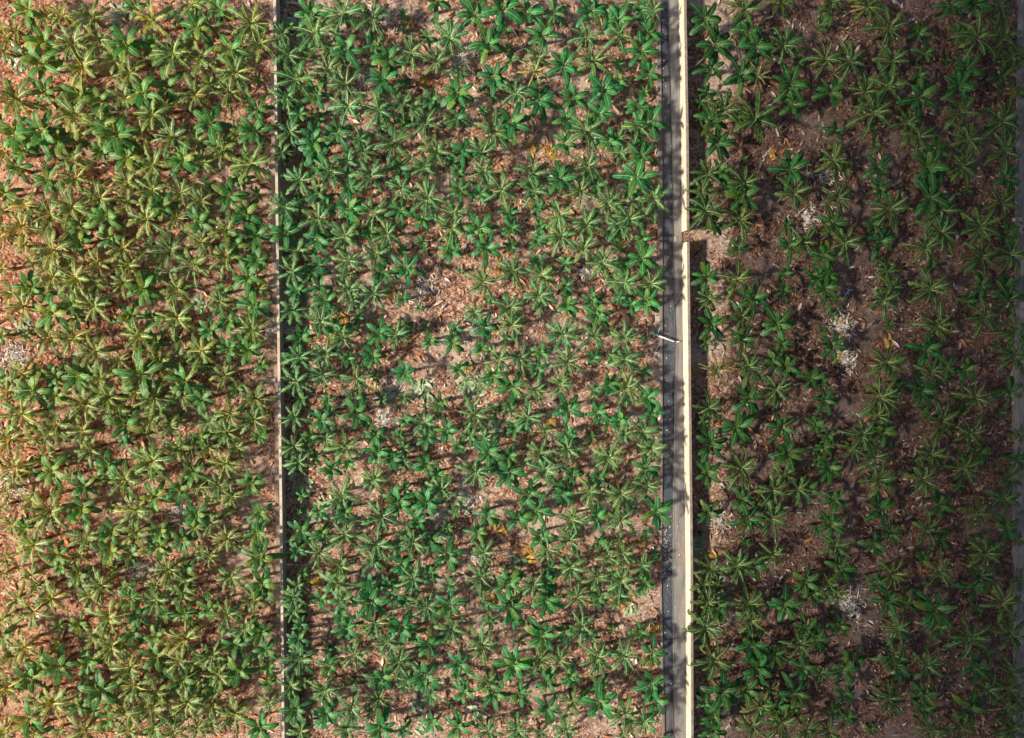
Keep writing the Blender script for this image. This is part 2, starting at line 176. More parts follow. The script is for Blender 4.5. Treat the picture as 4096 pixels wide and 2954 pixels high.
def litter_material():
    m, n, l, b, out = newmat('dry_leaf')
    at_ = node(n, 'ShaderNodeAttribute', attribute_name='col')
    geo = n.new('ShaderNodeNewGeometry')
    nz = node(n, 'ShaderNodeTexNoise', i_Scale=9.0, i_Detail=3.0); l.new(geo.outputs['Position'], nz.inputs['Vector'])
    rp = ramp(n, [(0.3, (0.6, 0.6, 0.62)), (0.72, (1.3, 1.28, 1.25))]); l.new(nz.outputs[0], rp.inputs[0])
    l.new(mix(n, l, at_.outputs['Color'], rp.outputs[0], 1.0, 'MULTIPLY'), b.inputs['Base Color'])
    b.inputs['Roughness'].default_value = 0.75
    return m
M_LITTER = litter_material()

def ground_material():
    m, n, l, b, out = newmat('soil_and_mulch')
    geo = n.new('ShaderNodeNewGeometry'); P = geo.outputs['Position']
    # chips of dry leaf at two sizes, stretched and warped
    wz = node(n, 'ShaderNodeTexNoise', i_Scale=1.7, i_Detail=2.0); l.new(P, wz.inputs['Vector'])
    wv = n.new('ShaderNodeVectorMath'); wv.operation = 'MULTIPLY_ADD'
    l.new(wz.outputs['Color'], wv.inputs[0]); wv.inputs[1].default_value = (0.5, 0.5, 0.5); l.new(P, wv.inputs[2])
    v1 = node(n, 'ShaderNodeTexVoronoi', i_Scale=4.2, i_Randomness=1.0); l.new(wv.outputs[0], v1.inputs['Vector'])
    v2 = node(n, 'ShaderNodeTexVoronoi', i_Scale=10.0, i_Randomness=1.0); l.new(wv.outputs[0], v2.inputs['Vector'])
    sep1 = n.new('ShaderNodeSeparateColor'); l.new(v1.outputs['Color'], sep1.inputs[0])
    sep2 = n.new('ShaderNodeSeparateColor'); l.new(v2.outputs['Color'], sep2.inputs[0])
    pal = [(0.0, (0.018, 0.010, 0.009)), (0.22, (0.06, 0.026, 0.02)), (0.4, (0.13, 0.062, 0.042)), (0.54, (0.11, 0.082, 0.078)),
           (0.66, (0.20, 0.10, 0.055)), (0.8, (0.26, 0.20, 0.175)), (0.92, (0.42, 0.38, 0.36)), (1.0, (0.42, 0.27, 0.16))]
    r1 = ramp(n, pal); l.new(sep1.outputs[0], r1.inputs[0])
    r2 = ramp(n, pal); l.new(sep2.outputs[1], r2.inputs[0])
    base = mix(n, l, r1.outputs[0], r2.outputs[0], 0.6)
    # grey straw patches
    big = node(n, 'ShaderNodeTexNoise', i_Scale=0.16, i_Detail=4.0, i_Roughness=0.6); l.new(P, big.inputs['Vector'])
    fine = node(n, 'ShaderNodeTexNoise', i_Scale=22.0, i_Detail=3.0); l.new(P, fine.inputs['Vector'])
    rs = ramp(n, [(0.35, (0.15, 0.14, 0.145)), (0.55, (0.33, 0.31, 0.31)), (0.75, (0.55, 0.52, 0.50))]); l.new(fine.outputs[0], rs.inputs[0])
    rb = ramp(n, [(0.50, (0, 0, 0)), (0.66, (1, 1, 1))]); l.new(big.outputs[0], rb.inputs[0])
    base = mix(n, l, base, rs.outputs[0], math_(n, l, 'MULTIPLY', rb.outputs[0], 0.65))
    # orange soil and painted warm glow towards -x, painted shade over soil at +x
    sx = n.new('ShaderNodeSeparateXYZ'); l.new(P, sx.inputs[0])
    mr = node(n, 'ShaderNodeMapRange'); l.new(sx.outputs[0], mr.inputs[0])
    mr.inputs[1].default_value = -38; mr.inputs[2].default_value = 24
    hue_light = ramp(n, [(0.0, (2.0, 1.3, 0.85)), (0.45, (2.0, 1.75, 1.55)), (0.97, (1.8, 1.6, 1.45)), (1.0, (0.60, 0.50, 0.50))]); l.new(mr.outputs[0], hue_light.inputs[0])
    base = mix(n, l, base, hue_light.outputs[0], 1.0, 'MULTIPLY')
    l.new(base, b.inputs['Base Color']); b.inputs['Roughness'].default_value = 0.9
    bp = node(n, 'ShaderNodeBump', i_Strength=0.7, i_Distance=0.05)
    l.new(math_(n, l, 'ADD', sep2.outputs[1], fine.outputs[0]), bp.inputs['Height']); l.new(bp.outputs[0], b.inputs['Normal'])
    return m
M_GROUND = ground_material()

def rough_mat(name, c0, c1, stain=(0.3, 0.2, 0.15), s=1.5, stretch=(1, 1, 1), rough=0.85, amount=0.5, speck=0.35, lo=0.45, hi=0.7):
    """Weathered concrete / asphalt / paint: noise between two colours, streaks of stain, fine speckle."""
    m, n, l, b, out = newmat(name)
    geo = n.new('ShaderNodeNewGeometry')
    mp = n.new('ShaderNodeMapping'); mp.inputs['Scale'].default_value = stretch; l.new(geo.outputs['Position'], mp.inputs[0])
    n1 = node(n, 'ShaderNodeTexNoise', i_Scale=s, i_Detail=6.0, i_Roughness=0.65); l.new(mp.outputs[0], n1.inputs['Vector'])
    n2 = node(n, 'ShaderNodeTexNoise', i_Scale=s*0.6, i_Detail=5.0, i_Roughness=0.7); l.new(mp.outputs[0], n2.inputs['Vector'])
    n2.noise_dimensions = '4D'; n2.inputs['W'].default_value = 7.3
    n3 = node(n, 'ShaderNodeTexNoise', i_Scale=18.0, i_Detail=3.0, i_Roughness=0.7); l.new(geo.outputs['Position'], n3.inputs['Vector'])
    r1 = ramp(n, [(0.32, c0), (0.68, c1)]); l.new(n1.outputs[0], r1.inputs[0])
    r2 = ramp(n, [(lo, (0, 0, 0)), (hi, (1, 1, 1))]); l.new(n2.outputs[0], r2.inputs[0])
    c = mix(n, l, r1.outputs[0], stain, math_(n, l, 'MULTIPLY', r2.outputs[0], amount))
    r3 = ramp(n, [(0.3, (1-speck,)*3), (0.7, (1+speck,)*3)]); l.new(n3.outputs[0], r3.inputs[0])
    c = mix(n, l, c, r3.outputs[0], 1.0, 'MULTIPLY')
    at_ = node(n, 'ShaderNodeAttribute', attribute_name='col')
    c = mix(n, l, c, at_.outputs['Color'], 1.0, 'MULTIPLY')
    l.new(c, b.inputs['Base Color']); b.inputs['Roughness'].default_value = rough
    bp = node(n, 'ShaderNodeBump', i_Strength=0.35, i_Distance=0.02); l.new(n3.outputs[0], bp.inputs['Height']); l.new(bp.outputs[0], b.inputs['Normal'])
    return m
M_WALLR = rough_mat('limewashed_block', (0.56, 0.48, 0.39), (0.70, 0.61, 0.50), (0.42, 0.30, 0.22), 0.9, (1, 0.5, 2.0), amount=0.5, speck=0.10, lo=0.52, hi=0.75)
M_WALLTOP = rough_mat('block_top', (0.20, 0.17, 0.155), (0.32, 0.27, 0.25), (0.5, 0.27, 0.18), 2.0, (1, 1, 1), amount=0.4, speck=0.2)
M_WALLL = rough_mat('grey_block', (0.30, 0.33, 0.33), (0.48, 0.50, 0.49), (0.42, 0.30, 0.20), 1.2, (1, 0.6, 2.0), amount=0.35, speck=0.18)
M_COPL = rough_mat('coping_mortar', (0.50, 0.40, 0.34), (0.66, 0.55, 0.47), (0.45, 0.28, 0.2), 1.4, (1, 1, 1), amount=0.4, speck=0.12)
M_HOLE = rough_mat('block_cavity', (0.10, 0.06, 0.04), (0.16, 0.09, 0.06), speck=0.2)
M_ASPH = rough_mat('worn_asphalt', (0.028, 0.038, 0.062), (0.085, 0.095, 0.125), (0.21, 0.17, 0.15), 0.35, (1.6, 0.35, 1), amount=0.75, speck=0.45, lo=0.48, hi=0.66)
M_CONC = rough_mat('weathered_concrete', (0.10, 0.105, 0.12), (0.26, 0.25, 0.25), (0.26, 0.16, 0.11), 0.9, (3.0, 0.35, 1), amount=0.6, speck=0.3, lo=0.5, hi=0.7)
M_KERB = rough_mat('kerb_concrete', (0.13, 0.11, 0.11), (0.30, 0.25, 0.24), (0.10, 0.07, 0.07), 0.8, (1, 0.4, 1), amount=0.5, speck=0.4)
M_PAVE = rough_mat('paving_stone', (0.25, 0.17, 0.13), (0.42, 0.31, 0.26), (0.22, 0.12, 0.08), 1.2, (1, 1, 1), amount=0.5, speck=0.25)
M_SLAB = rough_mat('slab_concrete', (0.28, 0.24, 0.21), (0.44, 0.38, 0.34), (0.18, 0.13, 0.11), 2.0, (1, 1, 1), amount=0.4, speck=0.2)
def plain(name, c, rough=0.5, metal=0.0):
    m, n, l, b, out = newmat(name)
    at_ = node(n, 'ShaderNodeAttribute', attribute_name='col')
    nz = node(n, 'ShaderNodeTexNoise', i_Scale=6.0, i_Detail=4.0); g = n.new('ShaderNodeNewGeometry'); l.new(g.outputs['Position'], nz.inputs['Vector'])
    r = ramp(n, [(0.3, tuple(x*0.75 for x in c)), (0.7, tuple(x*1.2 for x in c))]); l.new(nz.outputs[0], r.inputs[0])
    l.new(mix(n, l, r.outputs[0], at_.outputs['Color'], 1.0, 'MULTIPLY'), b.inputs['Base Color'])
    b.inputs['Roughness'].default_value = rough; b.inputs['Metallic'].default_value = metal
    return m
M_HOSE = plain('black_hose', (0.03, 0.04, 0.06), 0.45)
M_PVC = plain('white_pipe', (0.62, 0.60, 0.56), 0.45)
M_RUST = plain('rusty_pipe', (0.25, 0.17, 0.13), 0.7)
M_TEAL = plain('teal_valve', (0.03, 0.16, 0.20), 0.4)
M_BAMB = plain('bamboo', (0.42, 0.30, 0.22), 0.6)
M_BLUE = plain('blue_plastic', (0.03, 0.13, 0.42), 0.4)
M_WIRE = plain('galvanised_wire', (0.30, 0.28, 0.27), 0.5, 0.6)

# ------------------------------------------------------------------ ground: one sheet to the horizon
def ground():
    def axis(lo, hi, step):
        mid = list(np.arange(lo, hi+1e-6, step))
        return [-3000, -900, -300, lo-40] + mid + [hi+40, 300, 900, 3000]
    xs = axis(-50, 64, 0.5); ys = axis(-50, 46, 0.5)
    X, Y = np.meshgrid(xs, ys)
    rs = np.random.RandomState(4)
    Z = np.zeros_like(X)
    for k in range(40):
        a = rs.uniform(0, 2*math.pi); f = rs.uniform(0.3, 2.6)
        Z += np.sin(X*math.cos(a)*f+Y*math.sin(a)*f+rs.uniform(0, 6))
    Z = -0.045+0.012*np.clip(Z/3.0, -3, 3)
    Z[(X < -49) | (X > 63) | (Y < -49) | (Y > 45)] = -0.04
    ny, nx = X.shape
    V = np.stack([X, Y, Z], -1).reshape(-1, 3)
    F = [(j*nx+i, j*nx+i+1, (j+1)*nx+i+1, (j+1)*nx+i) for j in range(ny-1) for i in range(nx-1)]
    me = bpy.data.meshes.new('ground'); me.from_pydata(V.tolist(), [], F); me.materials.append(M_GROUND)
    me.polygons.foreach_set('use_smooth', [True]*len(me.polygons))
    tag(link('ground', me), kind='structure')
ground()

# ------------------------------------------------------------------ line work read from the photograph (x pixel at given y pixel)
def line(pts):
    ys = [p[0] for p in pts]; xs = [p[1] for p in pts]
    return lambda y: float(np.interp(y, ys, xs)) if ys[0] <= y <= ys[-1] else (
        xs[0]+(y-ys[0])*(xs[1]-xs[0])/(ys[1]-ys[0]) if y < ys[0] else xs[-1]+(y-ys[-1])*(xs[-1]-xs[-2])/(ys[-1]-ys[-2]))
YT, YB = -160, 3120
WR = line([(0, 2714), (591, 2724), (931, 2726.5), (1300, 2731), (1650, 2735), (2250, 2742), (2954, 2745)])
WL = line([(0, 1120), (1300, 1134), (2000, 1144), (2954, 1153)])
KL = line([(0, 2627), (600, 2632), (930, 2634), (1400, 2640), (1773, 2647), (2364, 2641), (2954, 2649)])
KR = line([(0, 2641), (600, 2649), (930, 2651), (1400, 2650), (1773, 2652), (2364, 2647), (2954, 2660)])
PP = line([(0, 2671), (591, 2686), (930, 2691), (1250, 2697), (1400, 2698), (1773, 2696), (2000, 2691), (2364, 2689), (2700, 2692), (2954, 2694)])
ER = line([(0, 4072), (1300, 4058), (1700, 4050), (2954, 4056)])
YS = list(np.arange(YT, YB+1, 40))

def strip(name, fl, fr, z, mat, thick=0.0, jl=0, jr=0, seed=0, y0=YT, y1=YB, kind='structure'):
    rr = random.Random(seed); ys = [y for y in np.arange(y0, y1+1, 20)]
    L = [at(fl(y)+rr.uniform(-jl, jl), y, z) for y in ys]; Rr = [at(fr(y)+rr.uniform(-jr, jr), y, z) for y in ys]
    m = MB(); n = len(ys)
    m.add(L+Rr, [(i, i+n, i+n+1, i+1)[::-1] for i in range(n-1)])
    if thick:
        for A in (L, Rr):
            B = [Vector((p.x, p.y, z-thick)) for p in A]; m.add(A+B, [(i, i+1, i+1+n, i+n) for i in range(n-1)])
    me = m.mesh(name, mat); o = link(name, me)
    if kind: tag(o, kind=kind)
    return o
strip('road', lambda y: KR(y)-2, lambda y: PP(y)+3, 0.010, M_ASPH, 0.15, 0, 0.8, 1)
strip('road_concrete_edge', lambda y: PP(y)-2, lambda y: WR(y)+1, 0.016, M_CONC, 0.02, 0.5, 0, 2)
strip('kerb', KL, KR, 0.11, M_KERB, 0.25, 0.9, 0.5, 3)
strip('path', lambda y: WL(y)-42, lambda y: WL(y)-24, 0.022, M_PAVE, 0.15, 1.2, 0, 4)
strip('road', ER, lambda y: ER(y)+70, 0.02, M_CONC, 0.12, 0.8, 0, 5)

# ------------------------------------------------------------------ block walls
WH = 1.26
def holed_sheet(m, O, fu, up_, cells_u, cells_v, hw, hh, depth, nrm, skip, rr, du, dv):
    """Grid of blocks with a recessed cavity in most of them."""
def wall(name, base, y0, y1, side, mats, seed, toph, endfaces=True):
    """side: +1 the holed face looks to -x (base line is its foot); -1 it looks to +x."""
    rr = random.Random(seed)
    body = MB(); hol = MB(); cop = MB()
    ys = np.arange(y0, y1+.01, 9.0)
    T = 0.19*side
    Hc = WH-0.07; rows = 6; rh = Hc/rows
    P = [at(base(y), y, 0) for y in ys]
    sx = -1 if side > 0 else 1
    for i in range(len(P)-1):
        a, b_ = P[i], P[i+1]
        for r_ in range(rows):
            z0, z1 = r_*rh, (r_+1)*rh
            shade = 1+rr.uniform(-.07, .07); c = (shade, shade, shade, 1)
            q4 = [Vector((a.x, a.y, z0)), Vector((b_.x, b_.y, z0)), Vector((b_.x, b_.y, z1)), Vector((a.x, a.y, z1))]
            if (i+r_) % 2 == 0 and rr.random() < .93 and i % 17 not in (0, 1):
                cu, cv = .5+rr.uniform(-.04, .04), .5+rr.uniform(-.06, .06); hu, hv = .15, .17
                def pt(u, v_, d=0.0):
                    p = (q4[0]*(1-u)+q4[1]*u)*(1-v_)+(q4[3]*(1-u)+q4[2]*u)*v_
                    return p+Vector((-sx*d, 0, 0))
                o4 = [pt(0, 0), pt(1, 0), pt(1, 1), pt(0, 1)]
                i4 = [pt(cu-hu, cv-hv), pt(cu+hu, cv-hv), pt(cu+hu, cv+hv), pt(cu-hu, cv+hv)]
                body.add(o4+i4, [(k, (k+1) % 4, (k+1) % 4+4, k+4) for k in range(4)], c)
                d4 = [pt(cu-hu, cv-hv, .07), pt(cu+hu, cv-hv, .07), pt(cu+hu, cv+hv, .07), pt(cu-hu, cv+hv, .07)]
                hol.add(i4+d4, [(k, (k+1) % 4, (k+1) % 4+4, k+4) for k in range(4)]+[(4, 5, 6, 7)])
            else:
                body.add(q4, [(0, 1, 2, 3)], c)
        # far face
        body.add([Vector((a.x+T, a.y, 0)), Vector((b_.x+T, b_.y, 0)), Vector((b_.x+T, b_.y, Hc)), Vector((a.x+T, a.y, Hc))], [(0, 1, 2, 3)])
        # top course, open cells upward
        lo, hi = min(0, T)-0.004, max(0, T)+0.004
        z = WH
        x0a, x1a, x0b, x1b = a.x+lo, a.x+hi, b_.x+lo, b_.x+hi
        sh = 1+rr.uniform(-.12, .12)
        o4 = [Vector((x0a, a.y, z)), Vector((x1a, a.y, z)), Vector((x1b, b_.y, z)), Vector((x0b, b_.y, z))]
        if toph and rr.random() < .82:
            ctr = sum(o4, Vector())/4; s_ = rr.uniform(.022, .034)
            i4 = [ctr+Vector((dx*s_, dy*s_, 0)) for dx, dy in ((-1, 1), (1, 1), (1, -1), (-1, -1))]
            cop.add(o4+i4, [(k, (k+1) % 4, (k+1) % 4+4, k+4) for k in range(4)], (sh, sh, sh, 1))
            d4 = [p-Vector((0, 0, .1)) for p in i4]
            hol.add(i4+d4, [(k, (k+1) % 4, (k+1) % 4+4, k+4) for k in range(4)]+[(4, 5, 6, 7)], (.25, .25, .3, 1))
        else:
            cop.add(o4, [(0, 1, 2, 3)], (sh, sh, sh, 1))
        for pa, pb in ((o4[0], o4[3]), (o4[1], o4[2])):
            cop.add([pa, pb, pb-Vector((0, 0, .07)), pa-Vector((0, 0, .07))], [(0, 1, 2, 3)], (sh, sh, sh, 1))
        cop.add([p-Vector((0, 0, .07)) for p in o4], [(0, 3, 2, 1)], (sh, sh, sh, 1))
        # stub mortar joints, slightly proud, every fifth block
        if i % 17 == 5:
            c0 = Vector((a.x, a.y, 0))
            cop.box((a.x+lo-.012, a.y-.025, WH-.03), (a.x+hi+.012, a.y+.025, WH+.012), (1.25, 1.2, 1.15, 1), bev=.008)
    for p in (P[0], P[-1]):
        body.add([Vector((p.x, p.y, 0)), Vector((p.x+T, p.y, 0)), Vector((p.x+T, p.y, Hc)), Vector((p.x, p.y, Hc))], [(0, 1, 2, 3)], (1.05, 1.05, 1.05, 1))
        cop.add([Vector((p.x+lo, p.y, WH-.07)), Vector((p.x+hi, p.y, WH-.07)), Vector((p.x+hi, p.y, WH)), Vector((p.x+lo, p.y, WH))], [(0, 1, 2, 3)])
    # plinth
    e = empty(name)
    link('block_face', body.mesh('block_face', mats[0]), e)
    link('coping', cop.mesh('coping', mats[1]), e)
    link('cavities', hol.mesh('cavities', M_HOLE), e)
    return e
w1 = wall('block_wall', WR, YT, 930, 1, (M_WALLR, M_WALLTOP), 1, True)
tag(w1, 'cream limewashed hollow block wall beside the track, the length above the gap', 'wall', 'cream block walls along the track')
w2 = wall('block_wall', WR, 975, YB, 1, (M_WALLR, M_WALLTOP), 2, True)
tag(w2, 'cream limewashed hollow block wall beside the track, the length below the gap', 'wall', 'cream block walls along the track')
w3 = wall('block_wall', WL, YT, YB, -1, (M_WALLL, M_COPL), 3, False)
tag(w3, 'long narrow grey block wall with pale coping between two banana fields', 'wall')

# ------------------------------------------------------------------ small things along the track and walls
def slab(name, x0, y0, x1, y1, z0, z1, mat, label, cat, group=None, rot=0.0, holes=0, c=(1, 1, 1, 1)):
    a = at(x0, y1, 0); b = at(x1, y0, 0); cx, cy = (a.x+b.x)/2, (a.y+b.y)/2
    hx, hy = abs(b.x-a.x)/2, abs(b.y-a.y)/2
    m = MB(); m.box((-hx, -hy, 0), (hx, hy, z1-z0), c, bev=0.02)
    me = m.mesh(name, mat)
    if holes:
        e = empty(name, (cx, cy, z0), rot); link('block_body', me, e); h = MB()
        for k in range(holes):
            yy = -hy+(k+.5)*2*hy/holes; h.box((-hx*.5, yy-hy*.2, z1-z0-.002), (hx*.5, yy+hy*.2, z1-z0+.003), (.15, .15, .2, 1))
        link('cavities', h.mesh('cavities', M_HOLE), e); o = e
    else:
        o = link(name, me, None, (cx, cy, z0)); o.rotation_euler = (0, 0, rot)
    return tag(o, label, cat, group)
slab('concrete_slab', 2620, 1264, 2647, 1288, 0, .10, M_SLAB, 'square pale concrete pad beside the kerb under a banana leaf', 'slab', c=(1.3, 1.25, 1.2, 1))
slab('concrete_slab', 2617, 1290, 2648, 1299, 0, .15, M_SLAB, 'narrow concrete step between the square pad and the valve pit', 'slab')
slab('valve_pit_cover', 2618, 1301, 2642, 1334, 0, .12, M_SLAB, 'stained concrete valve pit cover beside the tilted white pipe', 'cover', c=(.8, .8, .85, 1))
slab('concrete_slab', 2601, 1311, 2616, 1334, -.03, .20, M_SLAB, 'grey concrete block between the valve pit cover and the hollow block', 'slab', c=(.75, .8, .8, 1))
slab('hollow_block', 2586, 1311, 2599.5, 1334, -.03, .22, M_SLAB, 'hollow concrete block with three round cavities beside the valve pit', 'block', holes=3)
slab('drain_cover', 2695, 947, 2707, 968, .010, .06, M_SLAB, 'square concrete drain cover on the track facing the wall gap', 'cover', rot=.05, c=(.95, .95, .95, 1))
# tilted white pipe with its teal valve
e = empty('irrigation_pipe', at(2630, 1343, 0)); o0 = at(2630, 1343, 0)
m = MB(); a = at(2634, 1344, .30)-o0; b = at(2698, 1368, .34)-o0; m.tube([a, b-(b-a)*.06, b], [.062, .062, .03], n=10); link('pipe', m.mesh('pipe', M_PVC, True), e)
m = MB(); a2 = at(2621, 1337, .30)-o0; m.tube([a2, a], [.085, .085], n=8); m.box(tuple(a2+Vector((-.12, -.08, -.30))), tuple(a2+Vector((.12, .16, .1))), bev=.03)
m.box(tuple(a+Vector((-.14, -.02, -.30))), tuple(a+Vector((-.02, .16, .12))), bev=.03); link('valve', m.mesh('valve', M_TEAL), e)
m = MB(); m.tube([a2+Vector((.2, .1, .05)), at(2636, 1325, .4)-o0, at(2639, 1312, .35)-o0], .022, n=6); link('air_tube', m.mesh('air_tube', M_PVC), e)
tag(e, 'thick white irrigation pipe with teal valve lying over the kerb and track', 'pipe')
e = empty('pipe_stub', at(2715, 1368, 0)); o0 = at(2715, 1368, 0)
m = MB(); m.tube([at(2706, 1368, .08)-o0, at(2721, 1367, .08)-o0], .05, n=8); link('pipe', m.mesh('pipe', M_PVC, True), e)
m = MB(); m.tube([at(2720, 1367, .08)-o0, at(2724, 1366, .08)-o0], .07, n=8); link('joint', m.mesh('joint', M_TEAL, True), e)
tag(e, 'short white pipe stub at the foot of the cream wall', 'pipe')
def run(name, pts, r, mat, label, cat, n=6, smooth=True, group=None, c=(1, 1, 1, 1)):
    P = [at(*p) for p in pts]; m = MB(); m.tube(P, r, c, n=n); o = link(name, m.mesh(name, mat, smooth)); return tag(o, label, cat, group)
run('water_pipe', [(PP(y)-.5+.6*math.sin(y/90.), y, .05) for y in range(-150, 3130, 30)], .035, M_HOSE, 'long black water pipe running down the middle of the track', 'pipe')
run('water_pipe', [(PP(y)+2.2, y, .045) for y in range(1000, 1130, 20)]+[(2703, 1150, .045), (2703, 1165, .045)], .022, M_RUST, 'thin rusty water pipe beside the black pipe just below the wall gap', 'pipe')
run('water_pipe', [(PP(y)+2.4, y, .045) for y in range(1560, 2690, 40)], .022, M_PVC, 'thin pale water pipe beside the black pipe on the lower track', 'pipe', c=(.75, .85, .9, 1))
run('rubber_hose', [(2733, 1196, .08), (2722, 1200, .06), (2711, 1213, .06), (2703, 1222, .06), (2699, 1238, .06), (2698, 1270, .06), (2699, 1300, .06), (2702, 1320, .06), (2701, 1350, .06), (2706, 1366, .07)], .030, M_HOSE,
    'black rubber hose curving from the cream wall to the short white stub', 'hose')
run('bamboo_pole', [(2742, 953, .02), (2768, 925, .35), (2802, 888, .9)], .025, M_BAMB, 'thin bamboo pole leaning through the gap in the cream wall', 'pole')
run('bamboo_pole', [(2668, 1060, .05), (2640, 1110, .2)], .02, M_BAMB, 'short bamboo pole lying over the kerb below the wall gap', 'pole')
# hooked rods through the narrow wall
def rod(x0, y0, x1, y1, label, hook=True, z=.9, name='hooked_rod', cat='rod', r=.025):
    m = MB(); a = at(x0, y0, z); b = at(x1, y1, z-.35); m.tube([a, b], r)
    o = empty(name, a); me = MB(); me.tube([Vector((0, 0, 0)), b-a], r); link('shaft', me.mesh('shaft', M_PVC), o)
    if hook:
        h = MB(); d = (b-a).normalized(); s = Vector((-d.y, d.x, 0))
        h.tube([d*.02+s*.16-d*.16, d*.02+s*.14, Vector((0, 0, 0)), d*.02-s*.14, d*.02-s*.16-d*.16], r*1.1); link('hook', h.mesh('hook', M_PVC), o)
    tag(o, label, cat, 'white rods over the narrow wall')
rod(1068, 1314, 1170, 1322, 'white forked rod over the narrow wall, upper one of a parallel pair')
rod(1077, 1330, 1176, 1330, 'white forked rod over the narrow wall, lower one of a parallel pair')
rod(1070, 671, 1142, 729, 'white forked rod slanting down across the narrow wall')
rod(1070, 1144, 1106, 1139, 'short white forked rod ending at the narrow wall')
rod(1086, 1289, 1108, 1290, 'stubby white tube sticking out of the narrow wall', False, 1.0, 'drain_spout', 'spout', .05)
rod(1132, 2170, 1168, 2166, 'thin white rod leaving the narrow wall towards the middle field', False)
# paving blocks beside the narrow wall
def blocks(y0, y1, n, label, seed, group, jit=2.5):
    rr = random.Random(seed)
    for k in range(n):
        y = y0+(y1-y0)*(k+.5)/n; h = (y1-y0)/n*rr.uniform(.72, .9); xo = WL(y)-43+rr.uniform(-jit, jit)*.6
        s = rr.uniform(.75, 1.25)
        slab('paving_block', xo, y-h/2, xo+rr.uniform(13, 16), y+h/2, .02, .07+rr.uniform(0, .03), M_PAVE, label, 'paving block', group, rr.uniform(-.12, .12)*jit/2.5, c=(s, s*rr.uniform(.95, 1.02), s*rr.uniform(.9, 1.0), 1))
blocks(1926, 2012, 9, 'pale paving block in the tidy stack above the concrete sill', 1, 'paving blocks above the sill', 1)
blocks(2036, 2092, 7, 'loose tilted paving block in the run below the concrete sill', 2, 'paving blocks below the sill', 4)
blocks(2395, 2660, 30, 'small brown paving block laid in the long run beside the narrow wall', 3, 'paving blocks in the long run', 1.2)
blocks(2860, 2950, 9, 'small brown paving block in the lowest run beside the narrow wall', 4, 'paving blocks in the lowest run', 1.5)
blocks(1320, 1420, 9, 'worn paving block beside the parallel white rods', 5, 'paving blocks by the rods', 3)
blocks(350, 440, 6, 'paving block in the highest short run beside the narrow wall', 6, 'paving blocks in the highest run', 3)
for k, (x0, x1, lab) in enumerate(((1013, 1052, 'concrete sill stone farthest from the narrow wall'), (1054, 1073, 'middle stone of the concrete sill beside the narrow wall'), (1075, 1104, 'concrete sill stone touching the narrow wall'))):
    slab('sill_stone', x0, 2009, x1, 2030, -.03, .10+.015*k, M_SLAB, lab, 'stone', 'sill stones beside the narrow wall', c=(1.1, 1.0, .92, 1))
slab('concrete_slab', 1066, 1513, 1104, 1531, 0, .12, M_SLAB, 'long pale concrete slab on litter beside the narrow wall', 'slab')
slab('concrete_slab', 519, 989, 560, 1010, 0, .10, M_SLAB, 'square pale concrete slab among plants beyond the narrow wall', 'slab', rot=-.03, c=(1.2, 1.1, 1, 1))
slab('concrete_block', 1087, 1382, 1104, 1391, .02, .25, M_SLAB, 'light grey concrete block resting on the worn paving blocks', 'block', rot=-.1, c=(1.3, 1.3, 1.25, 1))
slab('concrete_block', 1098, 1570, 1105, 1584, .02, .2, M_SLAB, 'small upright concrete block below the long pale slab', 'block', c=(1.3, 1.3, 1.25, 1))
for k, (x, y, ww, hh, lab) in enumerate(((4053, 880, 8, 14, 'tan block in the heap beside the shaded far track'), (4068, 878, 6, 14, 'narrow grey block in the heap beside the shaded far track'), (4078, 879, 8, 16, 'wide grey block in the heap beside the shaded far track'), (4083, 908, 12, 11, 'lowest block in the heap beside the shaded far track'))):
    slab('loose_block', x-ww/2, y-hh/2, x+ww/2, y+hh/2, 0, .2, M_SLAB, lab, 'block', 'blocks by the far track', c=(1.3, 1.2, 1.1, 1) if k == 0 else (.9, 1, 1.15, 1))
# blue things
m = MB()
rr = random.Random(8)
for k in range(9):
    a = rr.uniform(0, 6.3); x, y = rr.uniform(-.14, .14), rr.uniform(-.12, .12); m.box((x-.06, y-.06, 0), (x+.06, y+.06, rr.uniform(.08, .2)), (rr.uniform(.6, 1.5),)*3+(1,), bev=.03)
o = link('plastic_bag', m.mesh('plastic_bag', M_BLUE), None, at(3388, 1176, 0)); tag(o, 'crumpled bright blue plastic bag under a shaded banana plant', 'bag')
m = MB(); P0 = [at(x, y, .04) for x, y in ((2634, 2285), (2639, 2290), (2640, 2306), (2636, 2303), (2632, 2290))]; c0 = sum(P0, Vector())/5
m.add([p-c0+Vector((0, 0, .05)) for p in P0]+[Vector((0, 0, .10))]+[p-c0 for p in P0], [(i, (i+1) % 5, 5) for i in range(5)]+[(i, (i+1) % 5, (i+1) % 5+6, i+6) for i in range(5)], (.25, .3, .35, 1))
o = link('plastic_sheet', m.mesh('plastic_sheet', M_BLUE), None, c0); tag(o, 'dark blue plastic scrap on the litter beside the kerb', 'plastic scrap')
